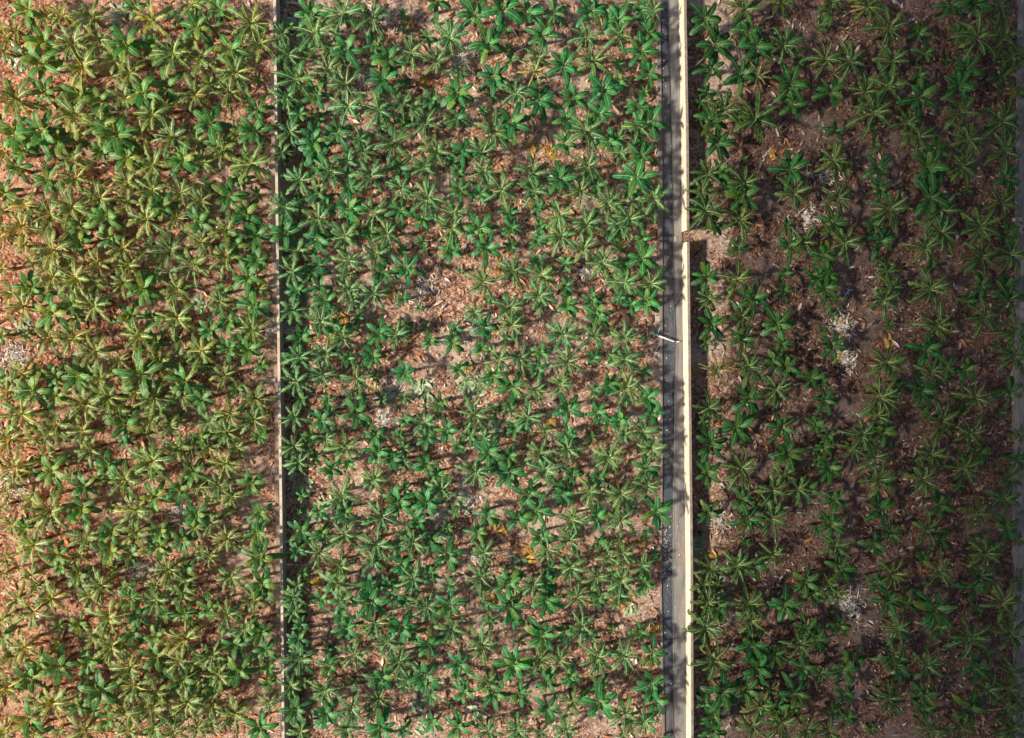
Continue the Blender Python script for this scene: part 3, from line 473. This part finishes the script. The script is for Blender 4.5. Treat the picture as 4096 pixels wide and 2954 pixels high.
# irrigation lines and props in the clearings
for (pts, lab) in ((((1557, 52), (1556, 148)), 'pale irrigation line on bare soil in the upper middle field'),
                   (((1460, 230), (1458, 300), (1461, 350)), 'pale irrigation line across the stony patch of the middle field'),
                   (((1789, 610), (1792, 720), (1803, 830)), 'thin irrigation line in the gravelly strip of the middle field'),
                   (((1764, 1230), (1766, 1262)), 'short grey irrigation line in the large central clearing'),
                   (((1862, 1420), (1863, 1520)), 'grey irrigation line, first of a close pair in the central clearing'),
                   (((1873, 1400), (1876, 1510)), 'grey irrigation line, second of a close pair in the central clearing'),
                   (((1716, 1440), (1692, 1530), (1686, 1610)), 'curved irrigation line at the edge of the central clearing'),
                   (((1670, 1545), (1671, 1600)), 'short irrigation line among pale straw in the middle field')):
    run('irrigation_line', [(x, y, .05) for x, y in pts], .022, M_WIRE, lab, 'irrigation line', group='irrigation lines on the soil', c=(1.5, 1.5, 1.5, 1))
for (pts, lab) in ((((2772, 1465, .1), (2846, 1482, 1.6)), 'taut prop wire to the yellowed plant beyond the cream wall'),
                   (((3453, 1262, .1), (3506, 1202, 1.7)), 'prop wire slanting to a shaded banana plant'),
                   (((3592, 1315, .1), (3690, 1311, 1.2)), 'level prop wire beside a spreading shaded plant'),
                   (((3935, 1335, .1), (4018, 1332, 1.2)), 'level prop wire towards the shaded far track'),
                   (((2756, 285, .1), (2828, 222, 1.6)), 'prop wire beside the cream wall near the photo top'),
                   (((343, 305, 1.6), (385, 370, .1)), 'white prop wire below a torn plant in the dense field'),
                   (((340, 2140, 1.2), (460, 2170, .1)), 'prop wire near the bare patch of the dense field'),
                   (((630, 905, 1.3), (675, 955, .1)), 'faint prop wire between crowns of the dense field'),
                   (((2120, 1013, .1), (2213, 905, 1.4)), 'prop wire in the gap between glossy plants of the middle field'),
                   (((3090, 833, .1), (3130, 785, 1.0)), 'prop wire over pale litter beyond the cream wall'),
                   (((1171, 799, .1), (1199, 738, 1.6)), 'prop wire below the pale torn plant beside the narrow wall')):
    run('prop_wire', pts, .014, M_WIRE, lab, 'wire', group='prop wires', n=4, c=(1.6, 1.5, 1.4, 1))

# ------------------------------------------------------------------ banana leaves
def leaf(m, rr, L, W, az, a0, bend, z0, torn, colr, ribc, twist=0.0, base_r=0.05, droop=0.35, cup=0.45, n=12, pet=0.14):
    """Arching blade: petiole, midrib, two halves; TORN splits the halves into hanging ribbons."""
    ca, sa = math.cos(az), math.sin(az)
    x, z, th = base_r, z0, a0
    pos = []; ds = L/n
    kink = rr.uniform(-.25, .25)
    for i in range(n+1):
        s = i/n
        th = a0-bend*(s**1.35)
        side = kink*s*s*L*.5
        pos.append((Vector((ca*x-sa*side, sa*x+ca*side, z)), th))
        x += math.cos(th)*ds; z += math.sin(th)*ds
    def frame(i):
        th = pos[i][1]
        t = Vector((ca*math.cos(th), sa*math.cos(th), math.sin(th)))
        sd = Vector((-sa, ca, 0)); nn = t.cross(sd); nn = -nn if nn.z < 0 and abs(th) < 1.5 else nn
        if twist:
            a = twist*(i/n); sd, nn = sd*math.cos(a)+nn*math.sin(a), nn*math.cos(a)-sd*math.sin(a)
        return t, sd, nn
    def width(s):
        if s < pet: return 0.0
        u = (s-pet)/(1-pet)
        return W*min(1, (u/.16))**.55*max(0.0, 1-u**5)**.55 if u < 1 else 0.0
    # midrib
    rb = []; rfs = []
    for i in range(n+1):
        t, sd, nn = frame(i); s = i/n; hw = .028*(1-s)**.7+.009
        p = pos[i][0]; rb += [p+sd*hw-nn*.006, p+nn*.020, p-sd*hw-nn*.006]
    for i in range(n):
        k = i*3; rfs += [(k, k+3, k+4, k+1), (k+1, k+4, k+5, k+2)]
    m.add(rb, rfs, (*ribc, .15))
    for sgn in (1, -1):
        i = int(round(pet*n)); 
        tatter = torn
        phase = rr.uniform(0, 6)
        while i < n:
            if tatter > 0: seg = 1 if rr.random() < tatter else rr.choice((1, 2, 2, 3))
            else: seg = rr.choice((2, 3, 4, 5)) if rr.random() < .5 else n
            j = min(n, i+seg)
            dr = (rr.uniform(.1, 1.0)*tatter*1.25 if tatter > 0 else 0)
            sh = rr.uniform(-.05, .10)*tatter*L
            wk = rr.uniform(.8, 1.05) if tatter > 0 else 1.0
            if tatter > .5 and rr.random() < .10: i = j; continue
            vs = []; cs = []
            cj = rr.uniform(.88, 1.14)
            for k in range(i, j+1):
                t, sd, nn = frame(k); p = pos[k][0]+nn*.004
                wd = width(min(1, max(k/n, pet+.02)) if k < n else .985)*wk
                gap = 0.0
                if tatter > 0 and k == i: gap = .02
                if tatter > 0 and k == j: gap = -.02
                und = .10*math.sin(phase+k*1.9)
                f1 = cup-droop*.3-dr*.5+und; f2 = -droop-dr+und*2
                a = p+sd*sgn*wd*.0; mid = p+(sd*sgn*math.cos(f1)+nn*math.sin(f1))*wd*.5+t*(sh*.4+gap*.5)
                tip = mid+(sd*sgn*math.cos(f2)+nn*math.sin(f2))*wd*.5+t*(sh+wd*.12+gap)
                vs += [a, mid, tip]
                e_ = 1.0+.12*(k % 2)
                cs += [tuple(q_*cj*1.0 for q_ in colr)+(1,), tuple(q_*cj*e_ for q_ in colr)+(1,), tuple(q_*cj*e_*g for q_, g in zip(colr, (1.35, 1.12, .95)))+(1,)]
            fs = []
            for k in range(j-i):
                b = k*3
                if sgn > 0: fs += [(b, b+3, b+4, b+1), (b+1, b+4, b+5, b+2)]
                else: fs += [(b, b+1, b+4, b+3), (b+1, b+2, b+5, b+4)]
            m.add(vs, fs, cs)
            i = j

def crown(seed, kind):
    """Leaves of one plant of nominal reach 1 m x scale; returns (crown MB, stem MB, furled MB)."""
    rr = random.Random(seed); m = MB()
    if kind == 'b': cnt, W, torn, z0 = rr.randint(8, 10), .195, 0, .0
    elif kind == 't': cnt, W, torn, z0 = rr.randint(10, 12), .175, rr.uniform(.25, .7), .0
    elif kind == 'd': cnt, W, torn, z0 = rr.randint(9, 11), .12, .95, .0
    else: cnt, W, torn, z0 = rr.randint(6, 8), .17, 0, .0
    ga = rr.uniform(0, 6.28)
    for k in range(cnt):
        u = k/max(1, cnt-1)                      # 0 oldest / lowest, 1 youngest
        az = ga+k*2.39996+rr.uniform(-.25, .25)
        L = (1.20-.34*u)*rr.uniform(.88, 1.18)
        a0 = R(8)+R(52)*u+rr.uniform(-.1, .1)
        bend = R(50)+R(25)*rr.random()+R(10)*u
        if kind == 'b' or kind == 'y':
            g = rr.uniform(.85, 1.2); c = (.020*g+.04*u*rr.random(), .135*g+.07*u, .045*g)
            rib = (.20, .36, .14)
            if rr.random() < .16: c = (.10, .21, .035)
        elif kind == 't':
            g = rr.uniform(.8, 1.2); yl = rr.random()
            c = (.045*g+.07*yl*yl, .155*g+.05*yl, .055*g)
            rib = (.33, .40, .14)
        else:
            yl = rr.random(); c = (.16+.2*yl, .19+.03*yl, .04); rib = (.45, .40, .12)
        leaf(m, rr, L, W*rr.uniform(.88, 1.12)*(1-.15*u), az, a0, bend, z0+.06*u, torn*rr.uniform(.5, 1.1) if torn else 0, c, rib,
             twist=rr.uniform(-.5, .5) if kind != 'y' else rr.uniform(-.2, .2), droop=rr.uniform(.05, .4), cup=rr.uniform(.05, .35),
             n=12 if kind != 'y' else 9)
    # small young / folded leaves near the heart, some showing their pale underside
    for k in range({'b': 3, 't': 4, 'd': 3, 'y': 1}[kind]):
        az = rr.uniform(0, 6.28)
        c = (.05, .17, .045) if k % 2 else (.09, .22, .05)
        leaf(m, rr, rr.uniform(.35, .6), W*rr.uniform(.6, .9), az, R(rr.uniform(40, 70)), R(rr.uniform(70, 140)), .05, 0 if kind == 'b' else torn*.5, c, (.3, .4, .16),
             twist=rr.choice((-1, 1))*rr.uniform(1.4, 3.1) if k > 0 else .3, n=7)
    if kind in 'td':                              # hanging, browning old leaves
        for k in range(2):
            az = rr.uniform(0, 6.28)
            leaf(m, rr, rr.uniform(.7, .95), W*.7, az, R(-25), R(55), -.12, .9, (.17, .12, .04) if k else (.16, .17, .06), (.30, .22, .10), n=8)
    fur = MB(); a = rr.uniform(0, 6.28); hgt = rr.uniform(.22, .42)
    fur.tube([Vector((0, 0, -.02)), Vector((.02*math.cos(a), .02*math.sin(a), hgt*.5)), Vector((.10*math.cos(a), .10*math.sin(a), hgt))], [.045, .035, .008], (.14, .28, .09, .4), n=6)
    st = MB()
    st.tube([Vector((0, 0, -1.0)), Vector((0, 0, -.5)), Vector((0, 0, .04))], [.13, .10, .055], (.12, .13, .06, .1), n=8)
    for k in range(5):                            # dry sheath bases
        az = rr.uniform(0, 6.28); z = rr.uniform(-.5, -.1); d = Vector((math.cos(az), math.sin(az), 0))
        st.tube([d*.08+Vector((0, 0, z)), d*.17+Vector((0, 0, z+.05)), d*.24+Vector((0, 0, z-.1))], [.035, .028, .01], (.18, .11, .06, .1), n=4)
    return m, st, fur
NP = {'t': 12, 'b': 10, 'y': 5, 'd': 3}
protos = {}
for kd, cn in NP.items():
    protos[kd] = []
    for k in range(cn):
        mbs = crown(1000*ord(kd)+k, kd)
        mes = [mbs[0].mesh('crown', M_LEAF, True), mbs[1].mesh('pseudostem', M_LEAF, True), mbs[2].mesh('furled_leaf', M_LEAF, True)]
        arr0 = mbs[0].arrays()[0]
        V = []; F = []; C = []; off = 0
        for mb in mbs:
            a_, f_, c_ = mb.arrays(); V.append(a_); C.append(c_); F += [[i+off for i in f] for f in f_]; off += len(a_)
        Rr = np.sort(np.hypot(arr0[:, 0], arr0[:, 1]))[int(len(arr0)*.955)]
        protos[kd].append((mes, np.concatenate(V), F, np.concatenate(C), float(Rr)))

# ------------------------------------------------------------------ where each plant stands
plants = []
for t in PLANTS.split():
    a, b_, c_ = t.split(','); plants.append([float(a), float(b_), float(c_[:-1]), c_[-1]])
rnd = random.Random(77)
order = sorted(range(len(plants)), key=lambda i: -plants[i][2])
def inview(p): return 12 < p[0] < 4084 and 12 < p[1] < 2942
single = set([i for i in order if inview(plants[i])][:300])

ORD = 'first second third fourth fifth sixth seventh eighth ninth tenth eleventh twelfth thirteenth fourteenth fifteenth sixteenth seventeenth eighteenth nineteenth twentieth'.split()
TENS = {2: 'twenty', 3: 'thirty', 4: 'forty'}
def ordinal(k):
    if k <= 20: return ORD[k-1]
    if k == 30: return 'thirtieth'
    if k == 40: return 'fortieth'
    return TENS[k//10]+'-'+ORD[k % 10-1]
def field(p):
    y = p[1]
    if p[0] < WL(y)-12: return 'L'
    if p[0] < 2690: return 'M'
    return 'R'
STEP = 150.0
def column(p):
    f = field(p)
    if f == 'L': return f, int((WL(p[1])-20-p[0])//STEP)
    if f == 'M': return f, int((p[0]-WL(p[1]))//STEP)
    return f, int((p[0]-WR(p[1])-20)//STEP)
look = {'t': 'torn-leaved', 'b': 'broad-leaved', 'y': 'young', 'd': 'yellowing ragged'}
def where(f, c):
    k = max(0, c)
    if f == 'L': return ['lane beside the narrow wall, dense field'][0] if k == 0 else '%s lane from the narrow wall, dense field' % ordinal(k+1)
    if f == 'M': return 'lane beside the narrow wall, middle field' if k == 0 else '%s lane from the narrow wall, middle field' % ordinal(k+1)
    return 'lane beside the cream wall, shaded field' if k == 0 else '%s lane from the cream wall, shaded field' % ordinal(k+1)
rank = {}
cnt = {}
for i in sorted(range(len(plants)), key=lambda i: plants[i][1]):
    p = plants[i]; key = (column(p), p[3]); cnt[key] = cnt.get(key, 0)+1; rank[i] = cnt[key]

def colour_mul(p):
    """Yellower leaves with painted warm glow in dense field, painted shade in shaded field."""
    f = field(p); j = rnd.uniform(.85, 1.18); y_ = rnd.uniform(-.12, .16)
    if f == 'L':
        k = min(1, max(0, (1100-p[0])/1100.)); b0 = (1.05+.85*k, .95+.2*k, .8+.05*k)  # warm glow growing leftwards is painted into the leaf colour
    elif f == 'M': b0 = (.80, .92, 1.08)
    else: b0 = (.50, .52, .45)  # shade of the right-hand field painted into the leaf colour
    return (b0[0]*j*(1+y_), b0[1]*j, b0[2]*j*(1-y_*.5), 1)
stuffV = []; stuffF = []; stuffC = []; off = 0; SL = []
for i, p in enumerate(plants):
    px, py, r, kd = p
    rw = r*(H/FPX)*math.sqrt(1+((px-NAD[0])**2+(py-NAD[1])**2)/FPX**2*.5)
    if kd == 'y': hc = .30+.35*rw+rnd.uniform(0, .15)
    else: hc = .85+.55*rw+rnd.uniform(-.15, .25)
    P = at(px, py, hc)
    kx = rnd.randrange(NP[kd]); mes, V, F, C, Rr = protos[kd][kx]; sc = (.98 if abs(px-WL(py)+15) > 62 else .82)*rw/Rr
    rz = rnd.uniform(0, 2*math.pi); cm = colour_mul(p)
    tx, ty = rnd.uniform(-.10, .10), rnd.uniform(-.10, .10)
    if i in single:
        e = empty('banana_plant', (P.x, P.y, 0), rz)
        (f, c) = column(p); nm = {'t': 'torn-leaved', 'b': 'broad-leaved', 'y': 'young', 'd': 'yellowing ragged'}[kd]
        lab = '%s banana plant, %s such from the top, %s' % (nm, ordinal(rank[i]), where(f, c))
        tag(e, lab, 'banana plant', {'L': 'banana plants of the dense field beyond the narrow wall', 'M': 'banana plants of the middle field', 'R': 'banana plants of the shaded field beyond the cream wall'}[f])
        for nme, me in zip(('crown', 'pseudostem', 'furled_leaf'), mes):
            o = bpy.data.objects.new(nme, me); col.objects.link(o); o.parent = e; o.location = (0, 0, hc)
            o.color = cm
            if nme == 'pseudostem': o.scale = (1.1, 1.1, hc+.1)
            elif nme == 'crown': o.scale = (sc, sc, sc*.92); o.rotation_euler = (tx, ty, 0)
            else: o.scale = (sc, sc, sc*1.1)
    else:
        ca, sa = math.cos(rz), math.sin(rz)
        nst = len(mes[0].vertices); ns2 = nst+len(mes[1].vertices)
        W_ = V.copy()
        W_[:nst] *= (sc, sc, sc*.92); W_[nst:ns2] *= (1.1, 1.1, hc+.1); W_[ns2:] *= (sc, sc, sc)
        W_[:nst, 2] += W_[:nst, 0]*tx+W_[:nst, 1]*ty
        X = W_[:, 0]*ca-W_[:, 1]*sa+P.x; Y = W_[:, 0]*sa+W_[:, 1]*ca+P.y; Z = W_[:, 2]+hc
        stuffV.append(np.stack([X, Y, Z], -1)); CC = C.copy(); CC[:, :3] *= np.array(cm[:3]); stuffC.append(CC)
        stuffF.append((np.array([len(f) for f in F], dtype=np.int32), np.concatenate([np.array(f, dtype=np.int32) for f in F])+off))
        off += len(V)
def big_mesh(name, V, sizes, idx, C, mat, smooth=True):
    me = bpy.data.meshes.new(name)
    me.vertices.add(len(V)); me.vertices.foreach_set('co', V.astype(np.float32).ravel())
    me.loops.add(len(idx)); me.loops.foreach_set('vertex_index', idx.astype(np.int32))
    me.polygons.add(len(sizes)); st = np.concatenate([[0], np.cumsum(sizes)[:-1]]).astype(np.int32)
    me.polygons.foreach_set('loop_start', st)
    me.polygons.foreach_set('use_smooth', np.full(len(sizes), smooth))
    me.materials.append(mat); me.update(calc_edges=True)
    ca = me.color_attributes.new('col', 'FLOAT_COLOR', 'POINT'); ca.data.foreach_set('color', C.astype(np.float32).ravel())
    return me
me = big_mesh('smaller_banana_plants', np.concatenate(stuffV), np.concatenate([a for a, b_ in stuffF]), np.concatenate([b_ for a, b_ in stuffF]), np.concatenate(stuffC), M_LEAF)
tag(link('banana_undergrowth', me), 'smaller and half-hidden banana plants filling in between the large ones', 'banana plants', kind='stuff')

# ------------------------------------------------------------------ leaf litter
def litter():
    rs = np.random.RandomState(11)
    N = 62000
    x0, x1, y0, y1 = -42, 52, -38, 30
    X = rs.uniform(x0, x1, N); Y = rs.uniform(y0, y1, N)
    L = rs.gamma(2.2, .11, N)+.08; W = L*rs.uniform(.12, .42, N); W = np.clip(W, .03, .22)
    # clumping: keep by noise
    k = np.sin(X*.9+1.3*np.sin(Y*.5))+np.sin(Y*1.1+1.7*np.sin(X*.37))+rs.normal(0, .8, N)
    keep = k > -1.0
    pal = np.array([(.10, .045, .03), (.20, .09, .05), (.30, .13, .05), (.36, .20, .10), (.40, .30, .24), (.52, .46, .42), (.62, .58, .56), (.17, .12, .12), (.45, .24, .12), (.33, .30, .30), (.42, .44, .34)])
    pr = np.array([.14, .17, .09, .12, .12, .10, .05, .08, .06, .05, .02])
    C = pal[rs.choice(len(pal), N, p=pr)]*rs.uniform(.8, 1.2, (N, 1))
    hue_light = np.clip((X+38)/60, 0, 1)[:, None]
    C = C*((1-hue_light)*np.array([1.5, 1.0, .72])+hue_light*np.array([1.05, .98, 1.0]))*np.where(X > 19.5, .68, 1.0)[:, None]  # litter colour also carries the left glow and the right field's shade
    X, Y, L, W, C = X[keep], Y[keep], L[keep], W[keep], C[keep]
    extra = []
    def heap(px, py, rpx, n, cols, lmin, lmax, wr=.3):
        c = at(px, py, 0); s = rpx*H/FPX
        for _ in range(n):
            a = rs.uniform(0, 6.3); d = s*abs(rs.normal(0, .55)); cc = np.array(cols[rs.randint(len(cols))])*rs.uniform(.8, 1.2)
            l_ = rs.uniform(lmin, lmax); extra.append((c.x+d*math.cos(a), c.y+d*math.sin(a), l_, l_*wr*rs.uniform(.7, 1.3), *cc))
    YEL = [(.44, .27, .04), (.36, .25, .06), (.27, .20, .07), (.38, .17, .05)]
    for (x, y, r, n) in ((1377, 1287, 38, 36), (1355, 1270, 20, 14), (1501, 1558, 28, 22), (2775, 985, 30, 26), (2200, 610, 45, 40), (1990, 1080, 24, 14), (2130, 590, 40, 24), (3365, 1290, 16, 14),
                         (3550, 1373, 30, 30), (2208, 1690, 30, 22), (2108, 2205, 50, 36), (2565, 2172, 24, 14), (2500, 2400, 60, 46), (1259, 2328, 22, 16), (2620, 2520, 30, 26), (2770, 1490, 20, 10), (3350, 1430, 30, 16), (1650, 110, 40, 20),
                         (1560, 1180, 30, 12), (1530, 1560, 22, 14), (1880, 1480, 30, 10), (2000, 2120, 26, 12), (2790, 1500, 16, 10), (3090, 620, 25, 12), (2860, 2225, 18, 12), (130, 1470, 30, 22), (380, 2700, 26, 16), (1970, 2400, 14, 8), (2750, 2220, 26, 10), (2130, 820, 20, 8), (1690, 330, 30, 14), (3770, 1160, 20, 8)):
        heap(x, y, r, n, YEL, .3, .9, .28)
    GRN = [(.26, .36, .20), (.33, .42, .28), (.20, .30, .16), (.42, .48, .36), (.14, .30, .10)]
    for (x, y, r, n) in ((1890, 1545, 70, 90), (1690, 1560, 50, 40), (1200, 1950, 45, 50), (1240, 2060, 55, 40), (1310, 2020, 50, 36), (790, 1220, 40, 26), (1980, 1700, 60, 40), (1700, 2900, 50, 30), (1670, 2820, 34, 34), (2060, 2250, 50, 24), (1290, 2890, 50, 40), (60, 230, 50, 40),
                         (150, 900, 60, 40), (2520, 2440, 40, 34), (1850, 2000, 50, 40), (1760, 2150, 50, 30), (1280, 2780, 40, 24), (90, 1310, 50, 24), (480, 60, 40, 30), (1545, 1600, 40, 10), (2790, 2180, 40, 24), (1640, 2700, 60, 30), (1900, 2850, 60, 26)):
        heap(x, y, r, n, GRN, .3, .9, .38)
    STR = [(.60, .57, .54), (.50, .48, .48), (.70, .66, .60), (.42, .38, .36)]
    for (x, y, r, n) in ((1545, 1560, 70, 260), (1540, 1680, 60, 220), (3370, 1300, 70, 300), (3380, 1440, 60, 240), (1850, 230, 90, 260), (1520, 60, 110, 300), (1100, 1330, 60, 200), (1170, 1330, 40, 160), (60, 1420, 90, 320), (1480, 320, 60, 200), (3370, 2400, 90, 300), (2640, 1420, 40, 150),
                         (1760, 2060, 60, 200), (1880, 2000, 50, 120), (2400, 560, 60, 120), (3230, 880, 90, 200), (3310, 700, 90, 200), (1700, 1150, 90, 240), (1900, 1330, 110, 280), (720, 2050, 60, 200), (560, 2280, 60, 200), (60, 1950, 70, 200), (3420, 2440, 50, 160), (2880, 2080, 60, 160), (2350, 1090, 60, 140), (1160, 100, 70, 200), (1900, 2230, 40, 100)):
        heap(x, y, r, n, STR, .12, .5, .16)
    E = np.array(extra)
    X = np.concatenate([X, E[:, 0]]); Y = np.concatenate([Y, E[:, 1]]); L = np.concatenate([L, E[:, 2]]); W = np.concatenate([W, E[:, 3]]); C = np.concatenate([C, E[:, 4:7]])
    # keep the track and walls clear
    def band(fl, fr):
        yy = np.array([at(fl(y), y, 0).y for y in YS]); xl = np.array([at(fl(y), y, 0).x for y in YS]); xr = np.array([at(fr(y), y, 0).x for y in YS])
        o = np.argsort(yy); return (X > np.interp(Y, yy[o], xl[o])) & (X < np.interp(Y, yy[o], xr[o]))
    n0 = len(X)
    inr = band(lambda y: KL(y)-3, lambda y: WR(y)+14); inl = band(lambda y: WL(y)-30, lambda y: WL(y)+4)
    inp = band(lambda y: WL(y)-44, lambda y: WL(y)-28) & (rs.rand(n0) < .8); ine = band(lambda y: ER(y)+2, lambda y: ER(y)+60) & (rs.rand(n0) < .85)
    ok = ~(inr | inl | inp | ine)
    X, Y, L, W, C = X[ok], Y[ok], L[ok], W[ok], C[ok]
    n = len(X); A = rs.uniform(0, 2*math.pi, n); ca, sa = np.cos(A), np.sin(A)
    zb = rs.uniform(-.02, .05, n); arch = rs.uniform(-.02, .10, n)*np.minimum(1, L/.4); tw = rs.normal(0, .35, n)
    V = np.zeros((n, 6, 3))
    for j, (u, ws) in enumerate(((-.5, .55), (0, 1.0), (.5, .35))):
        for s, sg in ((0, 1), (1, -1)):
            lx = u*L; ly = sg*W*ws*.5
            V[:, j*2+s, 0] = X+lx*ca-ly*sa; V[:, j*2+s, 1] = Y+lx*sa+ly*ca
            V[:, j*2+s, 2] = zb+(arch if j == 1 else 0)+ly*np.sin(tw)+(rs.uniform(0, .04, n) if j == 2 else 0)
    base = (np.arange(n)*6)[:, None]
    F = np.concatenate([base+np.array([[0, 1, 3, 2]]), base+np.array([[2, 3, 5, 4]])], 1).reshape(-1)
    CC = np.concatenate([np.repeat(C, 6, 0), np.ones((n*6, 1))], 1)
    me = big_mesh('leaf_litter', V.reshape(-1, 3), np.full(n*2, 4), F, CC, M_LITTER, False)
    tag(link('leaf_litter', me), kind='stuff')
litter()
# loose gravel on the track
rs = random.Random(5); m = MB()
for _ in range(900):
    y = rs.uniform(0, 2954) if rs.random() < .5 else rs.gauss(2200, 90)
    x = rs.uniform(KR(y)+1, PP(y)-3) if rs.random() < .8 else rs.uniform(KL(y), WR(y)-2)
    p = at(x, y, .018); s = rs.uniform(.015, .045) if rs.random() < .9 else rs.uniform(.04, .08); g = rs.choice(((.55, .52, .50), (.35, .33, .33), (.75, .72, .68), (.2, .18, .18)))
    if x < KR(y): p.z = .112
    a = rs.uniform(0, 3); pts = [p+Vector((math.cos(a+k*1.57)*s*rs.uniform(.6, 1), math.sin(a+k*1.57)*s, 0)) for k in range(4)]
    m.add(pts+[p+Vector((0, 0, s*.8))], [(k, (k+1) % 4, 4) for k in range(4)], (*g, 1))
tag(link('gravel', m.mesh('gravel', M_LITTER)), kind='stuff')

# ------------------------------------------------------------------ added blockers out of view: one dims the sun, one the sky light
def shade_blocker(c, x0, x1, y0, y1, rad, edge, seed, h=.35):
    import bmesh
    bm = bmesh.new(); rr = random.Random(seed)
    n_in = int((x1-x0)*(y1-y0)/(rad*rad)*1.3)
    for k in range(n_in):
        x, y, r_ = rr.uniform(x0+rad, x1), rr.uniform(y0, y1), rad*rr.uniform(.8, 1.3)
        bmesh.ops.create_icosphere(bm, subdivisions=2, radius=1.0, matrix=Matrix.Translation(c+Vector((x, y, rr.uniform(-3, 5)))) @ Matrix.Diagonal((r_, r_, r_*h, 1)))
    ne = int((y1-y0)/(edge*.62))
    for k in range(ne):
        y = y0+(y1-y0)*k/(ne-1); x = x0+edge+rr.uniform(-edge*.6, edge*.3)
        bmesh.ops.create_icosphere(bm, subdivisions=2, radius=1.0, matrix=Matrix.Translation(c+Vector((x, y, rr.uniform(-2, 2)))) @ Matrix.Diagonal((edge*1.2, edge*1.2, edge*.5, 1)))
        bmesh.ops.create_icosphere(bm, subdivisions=2, radius=1.0, matrix=Matrix.Translation(c+Vector((x+edge*1.3, y+edge*.3, rr.uniform(-2, 2)))) @ Matrix.Diagonal((edge*1.3, edge*1.3, edge*.6, 1)))
    me = bpy.data.meshes.new('shade_blocker'); bm.to_mesh(me); bm.free()
    me.polygons.foreach_set('use_smooth', [True]*len(me.polygons))
    me.materials.append(M_BLOCKER); tag(link('shade_blocker', me), kind='structure')
M_BLOCKER, n_, l_, b_c, out_ = newmat('blocker_grey'); b_c.inputs['Roughness'].default_value = 1
tc_ = n_.new('ShaderNodeNewGeometry'); nz_ = node(n_, 'ShaderNodeTexNoise', i_Scale=.05); l_.new(tc_.outputs['Position'], nz_.inputs['Vector'])
r_c = ramp(n_, [(.3, (.22, .23, .25)), (.7, (.36, .37, .39))]); l_.new(nz_.outputs[0], r_c.inputs[0]); l_.new(r_c.outputs[0], b_c.inputs['Base Color'])
D = 300.0
shade_blocker(Vector((40, -4, 0))+SUN*D, 0, 150, -130, 130, 15, 7, 3)  # added to dim the sun over the right field
shade_blocker(Vector((0, 0, 82)), 30, 220, -150, 150, 18, 7, 4)  # added to cut the sky light over the right field
